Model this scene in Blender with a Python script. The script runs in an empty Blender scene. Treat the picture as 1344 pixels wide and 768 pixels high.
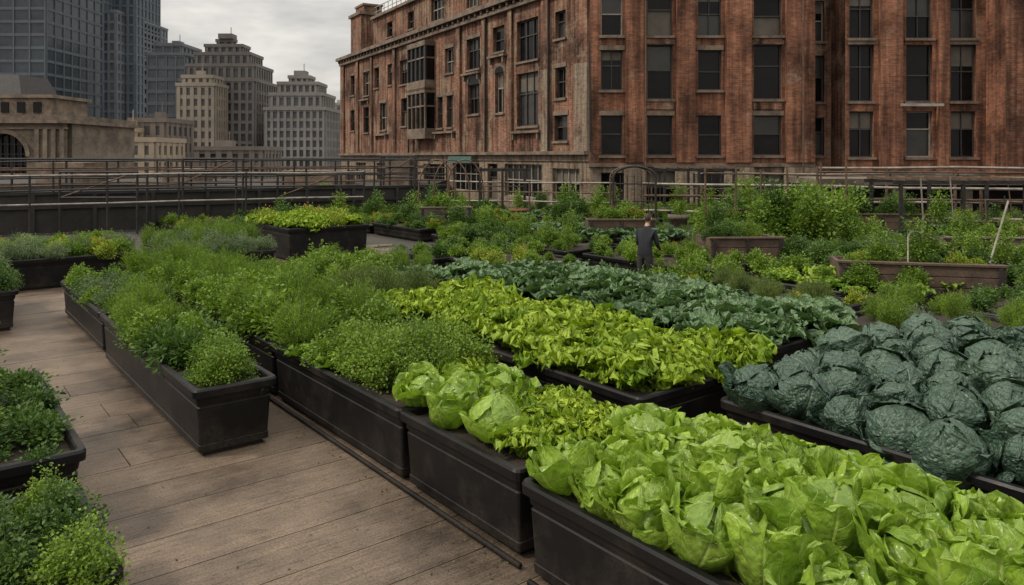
import bpy, math, random
import numpy as np
from mathutils import Vector, Matrix
random.seed(7)
R = np.random.default_rng(11)
scene = bpy.context.scene
COL = scene.collection
rad = math.radians

# ------------------------------------------------------------------ helpers
class NT:
    def __init__(s, mat):
        s.nt = mat.node_tree; s.n = s.nt.nodes; s.l = s.nt.links
    def new(s, t, **kw):
        n = s.n.new(t)
        for k, v in kw.items(): setattr(n, k, v)
        return n
    def link(s, a, b): s.l.new(a, b)
    def math(s, op, a, b=None, c=None, clamp=False):
        n = s.n.new('ShaderNodeMath'); n.operation = op; n.use_clamp = clamp
        for i, v in enumerate((a, b, c)):
            if v is None: continue
            if isinstance(v, (int, float)): n.inputs[i].default_value = v
            else: s.l.new(v, n.inputs[i])
        return n.outputs[0]
    def mix(s, fac, a, b, blend='MIX'):
        n = s.n.new('ShaderNodeMix'); n.data_type = 'RGBA'; n.blend_type = blend
        for i, v in ((0, fac), (6, a), (7, b)):
            if isinstance(v, (int, float)): n.inputs[i].default_value = v
            elif isinstance(v, tuple): n.inputs[i].default_value = (v[0], v[1], v[2], 1)
            else: s.l.new(v, n.inputs[i])
        return n.outputs[2]
    def ramp(s, fac, stops):
        n = s.n.new('ShaderNodeValToRGB'); s.l.new(fac, n.inputs[0])
        e = n.color_ramp.elements
        while len(e) < len(stops): e.new(.5)
        for el, (p, c) in zip(e, stops):
            el.position = p
            el.color = (c, c, c, 1) if isinstance(c, (int, float)) else (c[0], c[1], c[2], 1)
        return n.outputs[0]
    def noise(s, vec, scale, detail=4, rough=.55):
        n = s.n.new('ShaderNodeTexNoise'); n.inputs['Scale'].default_value = scale
        n.inputs['Detail'].default_value = detail; n.inputs['Roughness'].default_value = rough
        if vec is not None: s.l.new(vec, n.inputs['Vector'])
        return n.outputs[0]
    def mapping(s, vec, scale=(1, 1, 1), rot=(0, 0, 0)):
        n = s.n.new('ShaderNodeMapping'); n.inputs['Scale'].default_value = scale; n.inputs['Rotation'].default_value = rot
        s.l.new(vec, n.inputs['Vector']); return n.outputs[0]
    def bump(s, h, strength=.3, dist=.02):
        n = s.n.new('ShaderNodeBump'); n.inputs['Strength'].default_value = strength
        n.inputs['Distance'].default_value = dist; s.l.new(h, n.inputs['Height']); return n.outputs[0]

def mat_new(name):
    m = bpy.data.materials.new(name); m.use_nodes = True
    t = NT(m); b = t.n['Principled BSDF']
    return m, t, b

def simple(name, col, rough=.7, metal=0, nscale=3, var=.35, bump=.15, coord='Object', spec=.5):
    m, t, b = mat_new(name)
    tc = t.new('ShaderNodeTexCoord')
    n1 = t.noise(tc.outputs[coord], nscale, 4)
    n2 = t.noise(tc.outputs[coord], nscale * 9, 3)
    f = t.ramp(t.math('ADD', t.math('MULTIPLY', n1, .65), t.math('MULTIPLY', n2, .35)), [(.3, 1 - var), (.7, 1 + var * .6)])
    t.link(t.mix(1.0, tuple(col), f, 'MULTIPLY'), b.inputs['Base Color'])
    b.inputs['Roughness'].default_value = rough; b.inputs['Metallic'].default_value = metal
    b.inputs['Specular IOR Level'].default_value = spec
    if bump: t.link(t.bump(n2, bump, .01), b.inputs['Normal'])
    return m

def leafmat(name, dark, light, vein=None, vamt=.5, trans=.25, rough=.5, nv=7, bumps=.5, crink=60, spec=.35, cells=15):
    m, t, b = mat_new(name)
    at = t.new('ShaderNodeAttribute', attribute_name='tint')
    oi = t.new('ShaderNodeObjectInfo')
    f = t.math('ADD', t.math('MULTIPLY', at.outputs['Fac'], .7), t.math('MULTIPLY', oi.outputs['Random'], .3), clamp=True)
    c = t.mix(f, tuple(dark), tuple(light))
    if vein is not None:
        tc = t.new('ShaderNodeTexCoord')
        sx = t.new('ShaderNodeSeparateXYZ'); t.link(tc.outputs['UV'], sx.inputs[0])
        s_ = t.math('ABSOLUTE', t.math('MULTIPLY', t.math('SUBTRACT', sx.outputs[0], .5), 2))
        nz = t.noise(tc.outputs['Object'], crink * .35, 3)
        c = t.mix(1.0, c, t.ramp(nz, [(.3, .72), (.7, 1.2)]), 'MULTIPLY')
        wob = t.math('MULTIPLY', t.math('SUBTRACT', nz, .5), .9)
        q = t.math('ADD', t.math('SUBTRACT', t.math('MULTIPLY', sx.outputs[1], nv), t.math('MULTIPLY', s_, 2.6)), wob)
        tri = t.math('ABSOLUTE', t.math('SUBTRACT', t.math('FRACT', q), .5))
        v1 = t.ramp(tri, [(.42, 0), (.497, 1)])
        v2 = t.ramp(s_, [(.0, 1), (.07, 0)])
        vm = t.math('MAXIMUM', t.math('MULTIPLY', v1, .7), v2)
        crn = t.new('ShaderNodeTexVoronoi'); crn.feature = 'F1'; crn.inputs['Scale'].default_value = cells
        t.link(tc.outputs['UV'], crn.inputs['Vector'])
        net = t.ramp(crn.outputs['Distance'], [(.1, 1), (.75, 0)])
        c = t.mix(t.math('MULTIPLY', vm, vamt), c, tuple(vein))
        h = t.math('ADD', t.math('MULTIPLY', vm, -1.0), t.math('MULTIPLY', net, .9))
        h = t.math('ADD', h, t.math('MULTIPLY', nz, 1.2))
        t.link(t.bump(h, bumps, .014), b.inputs['Normal'])
    t.link(c, b.inputs['Base Color'])
    b.inputs['Roughness'].default_value = rough
    b.inputs['Specular IOR Level'].default_value = spec
    tr = t.new('ShaderNodeBsdfTranslucent')
    t.link(t.mix(1.0, c, (1.0, 1.1, .45), 'MULTIPLY'), tr.inputs['Color'])
    ms = t.new('ShaderNodeMixShader'); ms.inputs[0].default_value = trans
    t.link(b.outputs[0], ms.inputs[1]); t.link(tr.outputs[0], ms.inputs[2])
    t.link(ms.outputs[0], t.n['Material Output'].inputs['Surface'])
    return m

class MB:
    """mesh builder with automatic metre UVs"""
    def __init__(s): s.v = []; s.f = []; s.m = []; s.mats = []; s.t = []
    def mi(s, mat):
        if mat not in s.mats: s.mats.append(mat)
        return s.mats.index(mat)
    def quad(s, pts, mat):
        i = len(s.v); s.v += [tuple(p) for p in pts]; s.f.append(tuple(range(i, i + len(pts)))); s.m.append(s.mi(mat))
    def obox(s, O, d, n, s0, s1, n0, n1, z0, z1, mat):
        O = Vector(O); d = Vector(d); n = Vector(n); Z = Vector((0, 0, 1))
        P = [O + d * a + n * b + Z * c for c in (z0, z1) for b in (n0, n1) for a in (s0, s1)]
        i = len(s.v); s.v += [tuple(p) for p in P]
        for f in ((0, 2, 3, 1), (4, 5, 7, 6), (0, 1, 5, 4), (2, 6, 7, 3), (0, 4, 6, 2), (1, 3, 7, 5)):
            s.f.append(tuple(i + k for k in f)); s.m.append(s.mi(mat))
    def box(s, x0, x1, y0, y1, z0, z1, mat):
        s.obox((0, 0, 0), (1, 0, 0), (0, 1, 0), x0, x1, y0, y1, z0, z1, mat)
    def tube(s, p0, p1, r, mat, seg=8, r2=None):
        p0 = Vector(p0); p1 = Vector(p1); a = (p1 - p0)
        if a.length < 1e-5: return
        a.normalize(); b = a.orthogonal().normalized(); c = a.cross(b)
        r2 = r if r2 is None else r2
        i = len(s.v)
        for p, rr in ((p0, r), (p1, r2)):
            for k in range(seg):
                t = 2 * math.pi * k / seg
                s.v.append(tuple(p + (b * math.cos(t) + c * math.sin(t)) * rr))
        for k in range(seg):
            s.f.append((i + k, i + (k + 1) % seg, i + seg + (k + 1) % seg, i + seg + k)); s.m.append(s.mi(mat))
        s.f.append(tuple(i + k for k in range(seg))); s.m.append(s.mi(mat))
        s.f.append(tuple(i + seg + k for k in range(seg))); s.m.append(s.mi(mat))
    def path(s, pts, r, mat, seg=8):
        for a, b in zip(pts[:-1], pts[1:]): s.tube(a, b, r, mat, seg)
    def lathe(s, cx, cy, prof, mat, seg=16):
        i = len(s.v)
        for r, z in prof:
            for k in range(seg):
                t = 2 * math.pi * k / seg; s.v.append((cx + r * math.cos(t), cy + r * math.sin(t), z))
        for a in range(len(prof) - 1):
            for k in range(seg):
                s.f.append((i + a * seg + k, i + a * seg + (k + 1) % seg, i + (a + 1) * seg + (k + 1) % seg, i + (a + 1) * seg + k)); s.m.append(s.mi(mat))
    def build(s, name, parent=None, smooth=False, bevel=0):
        me = bpy.data.meshes.new(name); me.from_pydata(s.v, [], s.f)
        for m in s.mats: me.materials.append(m)
        me.polygons.foreach_set('material_index', s.m)
        uv = me.uv_layers.new(name='UVMap'); V = me.vertices
        for p in me.polygons:
            n = p.normal
            if abs(n.z) < .7:
                tx = Vector((-n.y, n.x, 0)).normalized()
                if tx.x < 0 or (abs(tx.x) < .01 and tx.y < 0): tx = -tx
                for li in p.loop_indices:
                    co = V[me.loops[li].vertex_index].co; uv.data[li].uv = (co.dot(tx), co.z)
            else:
                for li in p.loop_indices:
                    co = V[me.loops[li].vertex_index].co; uv.data[li].uv = (co.x, co.y)
        if smooth: me.polygons.foreach_set('use_smooth', [True] * len(me.polygons))
        o = bpy.data.objects.new(name, me); COL.objects.link(o)
        if parent: o.parent = parent
        if bevel:
            b = o.modifiers.new('bevel', 'BEVEL'); b.width = bevel; b.segments = 2; b.limit_method = 'ANGLE'
        return o

def empty(name, loc=(0, 0, 0)):
    o = bpy.data.objects.new(name, None); o.location = loc; o.empty_display_size = .2; COL.objects.link(o); return o

# garden frame: u runs towards the camera along the beds, v across them
def UV2(u, v): return (.62 * u + .785 * v, -.785 * u + .62 * v)
DU = Vector((.62, -.785, 0)).normalized(); DV = Vector((.785, .62, 0)).normalized()

# ------------------------------------------------------------------ materials
M = {}
def mat_plastic():
    m, t, b = mat_new('black_plastic'); tc = t.new('ShaderNodeTexCoord')
    n1 = t.noise(tc.outputs['Object'], 2.2, 5, .65); n2 = t.noise(tc.outputs['Object'], 40, 3)
    sx = t.new('ShaderNodeSeparateXYZ'); t.link(tc.outputs['Object'], sx.inputs[0])
    low = t.math('SUBTRACT', 1, t.math('MULTIPLY', sx.outputs[2], 3.2), clamp=True)      # splashed dirt near the deck
    d = t.math('MULTIPLY', t.ramp(t.math('ADD', n1, t.math('MULTIPLY', low, .22)), [(.5, 0), (.78, 1)]), t.ramp(n2, [(.3, .3), (.7, 1)]))
    t.link(t.mix(t.math('MULTIPLY', d, .6), (.0060, .0057, .0058), (.060, .048, .036)), b.inputs['Base Color'])
    t.link(t.ramp(n1, [(.3, .36), (.7, .62)]), b.inputs['Roughness']); b.inputs['Specular IOR Level'].default_value = .28
    t.link(t.bump(n2, .12, .01), b.inputs['Normal'])
    return m
M['plastic'] = mat_plastic()
M['soil'] = simple('soil', (.03, .02, .013), .95, nscale=14, var=.6, bump=.9)
M['steel'] = simple('dark_steel', (.032, .029, .027), .6, .3, 3, .6, .1)
M['rust'] = simple('weathered_pipe', (.12, .075, .048), .75, .2, 4, .7, .2)
M['pipe'] = simple('galvanised_pipe', (.27, .24, .205), .5, .4, 3, .6, .1)
M['parapet'] = simple('tarred_wall', (.030, .026, .023), .85, 0, .8, .6, .3)
M['concrete'] = simple('concrete', (.15, .12, .092), .9, 0, 1.0, .7, .4)
M['roofdeck'] = simple('roof_membrane', (.04, .034, .029), .9, 0, .6, .5, .2)
M['stone'] = simple('limestone', (.17, .135, .10), .9, 0, .5, .8, .3)
M['trim'] = simple('old_trim', (.17, .125, .09), .8, 0, 1.1, .85, .3)
M['frame'] = simple('window_frame', (.045, .04, .036), .6, 0, 2, .5, .0)
M['frame2'] = simple('pale_window_frame', (.30, .27, .23), .6, 0, 2, .5, .0)
M['tan'] = simple('weathered_timber_box', (.095, .062, .042), .9, 0, 3, .6, .5)
M['terra'] = simple('terracotta', (.20, .085, .045), .85, 0, 5, .5, .3)

def mat_glass(name, col, rough=.12, spec=.3):
    m, t, b = mat_new(name)
    tc = t.new('ShaderNodeTexCoord')
    n = t.noise(tc.outputs['Object'], .9, 3)
    t.link(t.mix(n, tuple(c * .3 for c in col), tuple(c * 1.8 for c in col)), b.inputs['Base Color'])
    b.inputs['Roughness'].default_value = rough; b.inputs['Specular IOR Level'].default_value = spec
    t.link(t.bump(t.noise(tc.outputs['Object'], .7, 2), .08, .3), b.inputs['Normal'])
    return m
M['glass'] = mat_glass('dark_window_glass', (.007, .007, .007), .1, .2)
M['glass2'] = mat_glass('dusty_window_glass', (.03, .028, .025), .25, .5)
M['glass3'] = mat_glass('blind_window_glass', (.11, .095, .075), .5)

def mat_brick(name, c1, c2, mortar, plaster, pl_amt, dirt=.6):
    m, t, b = mat_new(name)
    tc = t.new('ShaderNodeTexCoord'); uv = tc.outputs['UV']
    br = t.new('ShaderNodeTexBrick')
    t.link(uv, br.inputs['Vector'])
    br.inputs['Scale'].default_value = 1; br.inputs['Brick Width'].default_value = .34; br.inputs['Row Height'].default_value = .12
    br.inputs['Mortar Size'].default_value = .014; br.inputs['Mortar Smooth'].default_value = .3; br.inputs['Bias'].default_value = -.1
    br.inputs['Color1'].default_value = (*c1, 1); br.inputs['Color2'].default_value = (*c2, 1); br.inputs['Mortar'].default_value = (*mortar, 1)
    n1 = t.noise(uv, .28, 5, .62); n2 = t.noise(t.mapping(uv, (2.6, .12, 1)), 1.2, 5, .6); n3 = t.noise(t.mapping(uv, (1, 2.2, 1)), 3.2, 4, .72)
    c = br.outputs['Color']
    c = t.mix(1.0, c, t.ramp(n3, [(.3, .62), (.7, 1.3)]), 'MULTIPLY')
    c = t.mix(dirt, c, t.mix(1.0, c, t.ramp(n2, [(.38, .16), (.58, 1.1)]), 'MULTIPLY'))
    c = t.mix(.9, c, t.mix(1.0, c, t.ramp(n1, [(.36, .26), (.6, 1.2)]), 'MULTIPLY'))
    n4 = t.noise(t.mapping(uv, (1, .8, 1)), .55, 8, .75)
    pm = t.ramp(n4, [(.60 - pl_amt, 0), (.70 - pl_amt, 1)])
    pc = t.mix(1.0, plaster, t.ramp(n3, [(.3, .5), (.7, 1.15)]), 'MULTIPLY')
    pc = t.mix(dirt * .8, pc, t.mix(1.0, pc, t.ramp(n2, [(.36, .3), (.6, 1.1)]), 'MULTIPLY'))
    c = t.mix(t.math('MULTIPLY', pm, .8), c, pc)
    t.link(c, b.inputs['Base Color']); b.inputs['Roughness'].default_value = .92; b.inputs['Specular IOR Level'].default_value = .25
    h = t.math('ADD', t.math('MULTIPLY', br.outputs['Fac'], -1), t.math('MULTIPLY', n3, .8))
    t.link(t.bump(h, .6, .03), b.inputs['Normal'])
    return m
M['brick'] = mat_brick('red_brick', (.33, .130, .070), (.21, .078, .046), (.20, .15, .11), (.30, .21, .15), .02, .65)
M['brick2'] = mat_brick('weathered_brick', (.28, .130, .078), (.175, .078, .05), (.23, .17, .13), (.33, .24, .165), .10, .85)
M['plaster'] = mat_brick('old_plaster', (.22, .125, .08), (.16, .09, .06), (.2, .15, .12), (.33, .26, .19), .22, .9)

def mat_wood():
    m, t, b = mat_new('deck_boards')
    tc = t.new('ShaderNodeTexCoord'); at = t.new('ShaderNodeAttribute', attribute_name='tint')
    rot = t.mapping(tc.outputs['Object'], (1, 1, 1), (0, 0, -math.atan2(DV.y, DV.x)))
    off = t.new('ShaderNodeVectorMath', operation='ADD'); t.link(rot, off.inputs[0])
    cx = t.new('ShaderNodeCombineXYZ'); t.link(t.math('MULTIPLY', at.outputs['Fac'], 37), cx.inputs[0]); t.link(cx.outputs[0], off.inputs[1])
    g = t.noise(t.mapping(off.outputs[0], (.30, 8, 1)), 3.2, 7, .72)
    g2 = t.noise(rot, .7, 6, .68)
    g3 = t.noise(off.outputs[0], 55, 3)
    crk = t.noise(t.mapping(off.outputs[0], (.35, 5, 1)), 2.1, 5, .6)
    c = t.mix(g, (.066, .047, .033), (.20, .150, .106))
    c = t.mix(1.0, c, t.ramp(g2, [(.32, .38), (.60, 1.25)]), 'MULTIPLY')
    c = t.mix(1.0, c, t.ramp(at.outputs['Fac'], [(0, .88), (1, 1.1)]), 'MULTIPLY')
    c = t.mix(.6, c, t.mix(1.0, c, t.ramp(g3, [(.35, .5), (.65, 1.35)]), 'MULTIPLY'))
    ln = t.ramp(t.math('ABSOLUTE', t.math('SUBTRACT', crk, .5)), [(.0, .35), (.012, 1)])
    c = t.mix(.75, c, t.mix(1.0, c, ln, 'MULTIPLY'))
    t.link(c, b.inputs['Base Color'])
    t.link(t.ramp(g2, [(.3, .42), (.7, .75)]), b.inputs['Roughness']); b.inputs['Specular IOR Level'].default_value = .35
    t.link(t.bump(t.math('ADD', t.math('ADD', g, t.math('MULTIPLY', ln, .5)), t.math('MULTIPLY', g3, .5)), .6, .008), b.inputs['Normal'])
    return m
M['wood'] = mat_wood()

L = {}
L['butter'] = leafmat('butterhead_leaf', (.105, .21, .016), (.33, .47, .060), (.48, .57, .18), .45, .27, .32, 6, .5, 60, .5, 11)
L['frill'] = leafmat('frilly_lettuce_leaf', (.14, .26, .012), (.42, .54, .050), (.44, .54, .10), .3, .30, .45, 7, .5, 80)
L['frill2'] = leafmat('green_lettuce_leaf', (.09, .19, .016), (.28, .41, .045), (.38, .47, .11), .3, .30, .45, 7, .5, 80)
L['savoy'] = leafmat('savoy_leaf', (.020, .052, .034), (.066, .118, .074), (.16, .225, .145), .45, .06, .38, 8, .9, 110, .5, 13)
L['collard'] = leafmat('collard_leaf', (.040, .10, .036), (.145, .245, .095), (.26, .36, .16), .4, .14, .36, 8, .8, 70, .55)
L['herb'] = leafmat('herb_leaf', (.06, .13, .014), (.23, .34, .040), trans=.3)
L['herbd'] = leafmat('dark_herb_leaf', (.028, .072, .014), (.11, .19, .035), trans=.25)
L['herby'] = leafmat('yellow_herb_leaf', (.13, .20, .018), (.36, .43, .055), trans=.3)
L['grey'] = leafmat('grey_herb_leaf', (.075, .12, .06), (.24, .31, .17), trans=.18)
L['olive'] = leafmat('olive_leaf', (.06, .10, .02), (.22, .29, .065), trans=.22)
M['stem'] = simple('green_stem', (.08, .12, .035), .7, 0, 8, .4, 0)
M['flower'] = simple('orange_flower', (.55, .13, .03), .6, 0, 8, .4, 0)
M['flowerr'] = simple('red_flower', (.40, .04, .03), .6, 0, 8, .4, 0)

# ------------------------------------------------------------------ plant meshes
def mk(name, V, F, mats, mi=None, uv=None, tint=None, smooth=True):
    me = bpy.data.meshes.new(name); me.from_pydata(V.tolist(), [], F)
    for m in mats: me.materials.append(m)
    if mi is not None: me.polygons.foreach_set('material_index', mi)
    if uv is not None:
        ul = me.uv_layers.new(name='UVMap'); li = np.empty(len(me.loops), np.int32); me.loops.foreach_get('vertex_index', li)
        ul.data.foreach_set('uv', uv[li].astype(np.float32).ravel())
    if tint is not None:
        a = me.attributes.new('tint', 'FLOAT', 'POINT'); a.data.foreach_set('value', tint.astype(np.float32))
    me.polygons.foreach_set('use_smooth', [smooth] * len(me.polygons))
    return me

def leaf(Lg, W, phi, th0, th1, nt=14, ns=11, ruff=.01, freq=8, rc=.2, br=.02, puff=.01, z0=0, curl=0, bw=.22, tp=.6):
    t = np.linspace(0, 1, nt); s = np.linspace(-1, 1, ns)
    th = np.radians(th0 + (th1 - th0) * t ** 1.1 + curl * np.clip((t - .72) / .28, 0, 1) ** 1.5)
    dt = Lg / (nt - 1)
    r = br + np.concatenate([[0], np.cumsum(np.sin(th[:-1]) * dt)])
    z = z0 + np.concatenate([[0], np.cumsum(np.cos(th[:-1]) * dt)])
    w = np.where(t < tp, bw + (1 - bw) * np.sin(np.pi / 2 * np.clip(t / tp, 0, 1)), np.clip(1 - ((t - tp) / (1 - tp + .012)) ** 2.6, 0, 1) ** .5)
    w = W * .5 * w
    T, S = np.meshgrid(t, s, indexing='ij')
    l = S * w[:, None]
    lat = rc * np.sin(l / rc); inn = rc * (1 - np.cos(l / rc))
    ang = np.arctan2(S, (T - .45) * 2.0)
    edge = np.clip(np.sqrt(S ** 2 + (np.clip((T - .45) / .55, 0, 1)) ** 2), 0, 1.2)
    ph = R.uniform(0, 6.28, 4)
    disp = ruff * edge ** 2.5 * (np.sin(freq * ang + ph[0]) + .5 * np.sin(freq * 2.3 * ang + ph[1]))
    disp += puff * (np.sin(T * 9 + ph[2] + S * 2) * np.sin(S * 5 + ph[3]))
    disp -= puff * .9 * np.abs(np.sin(np.pi * (T * 5 - np.abs(S) * 2))) * np.clip(np.abs(S) * 3, 0, 1)
    inn = inn + disp
    nr = -np.cos(th)[:, None]; nz = np.sin(th)[:, None]
    rr = r[:, None] + inn * nr; zz = z[:, None] + inn * nz
    lat = lat + ruff * .5 * edge ** 3 * np.cos(freq * 1.7 * ang + ph[2])
    c, sn = math.cos(phi), math.sin(phi)
    V = np.stack([rr * c - lat * sn, rr * sn + lat * c, zz], -1).reshape(-1, 3)
    uv = np.stack([(S + 1) / 2, T], -1).reshape(-1, 2)
    F = []
    for i in range(nt - 1):
        for j in range(ns - 1):
            a = i * ns + j; F.append((a, a + 1, a + ns + 1, a + ns))
    return V, F, uv

def shell(phi, tilt_, Rr, span, wid, nt, ns, lift, ruff, puff):
    """leaf wrapped on a ball: a cap-shaped patch whose free rim lifts off slightly"""
    t = np.linspace(0, 1, nt); s = np.linspace(-1, 1, ns); T, S = np.meshgrid(t, s, indexing='ij')
    w = np.where(T < .55, .30 + .70 * np.sin(np.pi / 2 * T / .55), np.clip(1 - ((T - .55) / .462) ** 2.6, 0, 1) ** .5)
    a = tilt_ - span * T
    b = S * w * wid
    ph = R.uniform(0, 6.28, 4)
    edge = np.clip(np.maximum(np.abs(S) ** 3, np.clip((T - .5) / .5, 0, 1) ** 3), 0, 1)
    r = Rr * (1 + lift * edge) + ruff * edge * (np.sin(S * 7 + ph[0]) + np.sin(T * 11 + S * 3 + ph[1]))
    r += puff * np.abs(np.sin(np.pi * (T * 5.5 - np.abs(S) * 2.2))) ** .7 * np.clip(np.abs(S) * 4, 0, 1) + puff * .6 * np.sin(T * 14 + ph[2]) * np.sin(S * 9 + ph[3])
    mx, mz = np.sin(a), np.cos(a)
    x = mx * np.cos(b); z = mz * np.cos(b); y = np.sin(b)
    x, y, z = x * r, y * r, z * r * .88
    c, sn = math.cos(phi), math.sin(phi)
    V = np.stack([x * c - y * sn, x * sn + y * c, z], -1).reshape(-1, 3)
    uv = np.stack([(S + 1) / 2, T], -1).reshape(-1, 2)
    F = []
    for i in range(nt - 1):
        for j in range(ns - 1):
            q = i * ns + j; F.append((q, q + 1, q + ns + 1, q + ns))
    return V, F, uv

def head(name, mat, n, spec, nt=14, ns=11, core=None, shells=None):
    Vs, Fs, Us, Ts = [], [], [], []; off = 0
    def add(V, F, uv, tn):
        nonlocal off
        Vs.append(V); Us.append(uv); Fs.extend([tuple(a + off for a in q) for q in F]); Ts.append(np.full(len(V), np.clip(tn, 0, 1))); off += len(V)
    for i in range(n):
        f = i / max(1, n - 1)
        V, F, uv = leaf(phi=i * 2.39996 + R.uniform(-.25, .25), nt=nt, ns=ns, **spec(f))
        add(V + R.normal(0, .004, 3), F, uv, .25 + .5 * f + R.uniform(-.3, .3))
    if shells:
        m, R0, R1, cz, lift, ruff, puff = shells
        for i in range(m):
            f = i / (m - 1)
            V, F, uv = shell(i * 2.39996 + 1 + R.uniform(-.3, .3), rad(128 - 30 * f) + R.uniform(-.12, .12), R0 + (R1 - R0) * (1 - f), rad(118 + 22 * f) * R.uniform(.9, 1.1), R.uniform(.85, 1.15), 18, 13, lift * (1 - f * .5) * R.uniform(.5, 1.5), ruff, puff)
            V[:, 2] += cz
            add(V, F, uv, .35 + .45 * f + R.uniform(-.25, .25))
    if core:
        rx, rz, cz = core; m, n2 = 10, 14; vv = []
        for a in range(m + 1):
            for b in range(n2):
                p = math.pi * a / m; q = 2 * math.pi * b / n2
                vv.append((rx * math.sin(p) * math.cos(q), rx * math.sin(p) * math.sin(q), cz + rz * math.cos(p)))
        F = [(a * n2 + b, a * n2 + (b + 1) % n2, (a + 1) * n2 + (b + 1) % n2, (a + 1) * n2 + b) for a in range(m) for b in range(n2)]
        add(np.array(vv), F, np.stack([np.tile(np.linspace(0, 1, n2), m + 1), np.repeat(np.linspace(0, 1, m + 1), n2)], -1), .6)
    return mk(name, np.concatenate(Vs), Fs, [mat], uv=np.concatenate(Us), tint=np.concatenate(Ts))

U = R.uniform
butter = [head('butterhead_lettuce', L['butter'], 14, lambda f: dict(
    Lg=(.42 - .10 * f) * U(.85, 1.1), W=(.37 - .06 * f) * U(.8, 1.1), th0=92 - 38 * f + U(-8, 8), th1=8 - 52 * f + U(-25, 25),
    ruff=.012 * U(.6, 1.8), freq=4, rc=.13, br=.03, puff=.007, curl=U(0, 130)), 20, 15, (.10, .09, .13),
    (int(U(4, 8)), .115, .165, .14, .22, .013, .008)) for _ in range(7)]
frill = [head('frilly_lettuce', L['frill'], 30, lambda f: dict(
    Lg=(.36 - .14 * f) * U(.8, 1.2), W=(.30 - .08 * f) * U(.9, 1.1), th0=58 - 52 * f + U(-8, 8), th1=84 - 70 * f + U(-25, 25),
    ruff=.036 * U(.7, 1.4), freq=12, rc=.3, br=.02, puff=.006), 15, 21) for _ in range(5)]
frill2 = [head('green_lettuce', L['frill2'], 24, lambda f: dict(
    Lg=(.34 - .12 * f) * U(.85, 1.15), W=(.30 - .08 * f) * U(.9, 1.1), th0=65 - 60 * f + U(-8, 8), th1=80 - 80 * f + U(-25, 25),
    ruff=.022 * U(.7, 1.4), freq=8, rc=.2, br=.02, puff=.008), 14, 15) for _ in range(3)]
savoy = [head('savoy_cabbage', L['savoy'], 7, lambda f: dict(
    Lg=.36 * U(.85, 1.1), W=.36 * U(.85, 1.1), th0=94 - 14 * f + U(-6, 6), th1=22 - 40 * f + U(-15, 15),
    ruff=.012, freq=5, rc=.22, br=.04, puff=.012, curl=U(0, 80)), 18, 13, (.15, .13, .15),
    (int(U(8, 12)), .155, .205, .15, .10, .007, .013)) for _ in range(6)]
greencab = [head('green_cabbage', L['butter'], 6, lambda f: dict(
    Lg=.38 * U(.85, 1.1), W=.38 * U(.85, 1.1), th0=92 - 10 * f, th1=25 - 40 * f + U(-15, 15),
    ruff=.010, freq=5, rc=.22, br=.04, puff=.008, curl=U(0, 60)), 18, 13, (.15, .13, .15),
    (9, .155, .20, .15, .10, .006, .008)) for _ in range(2)]
collard = [head('collard_green', L['collard'], 18, lambda f: dict(
    Lg=(.46 - .16 * f) * U(.85, 1.15), W=(.34 - .08 * f) * U(.9, 1.15), th0=48 - 38 * f + U(-8, 8), th1=125 - 70 * f + U(-25, 25),
    ruff=.018 * U(.6, 1.4), freq=6, rc=.16, br=.02, puff=.016), 16, 13) for _ in range(4)]

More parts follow.
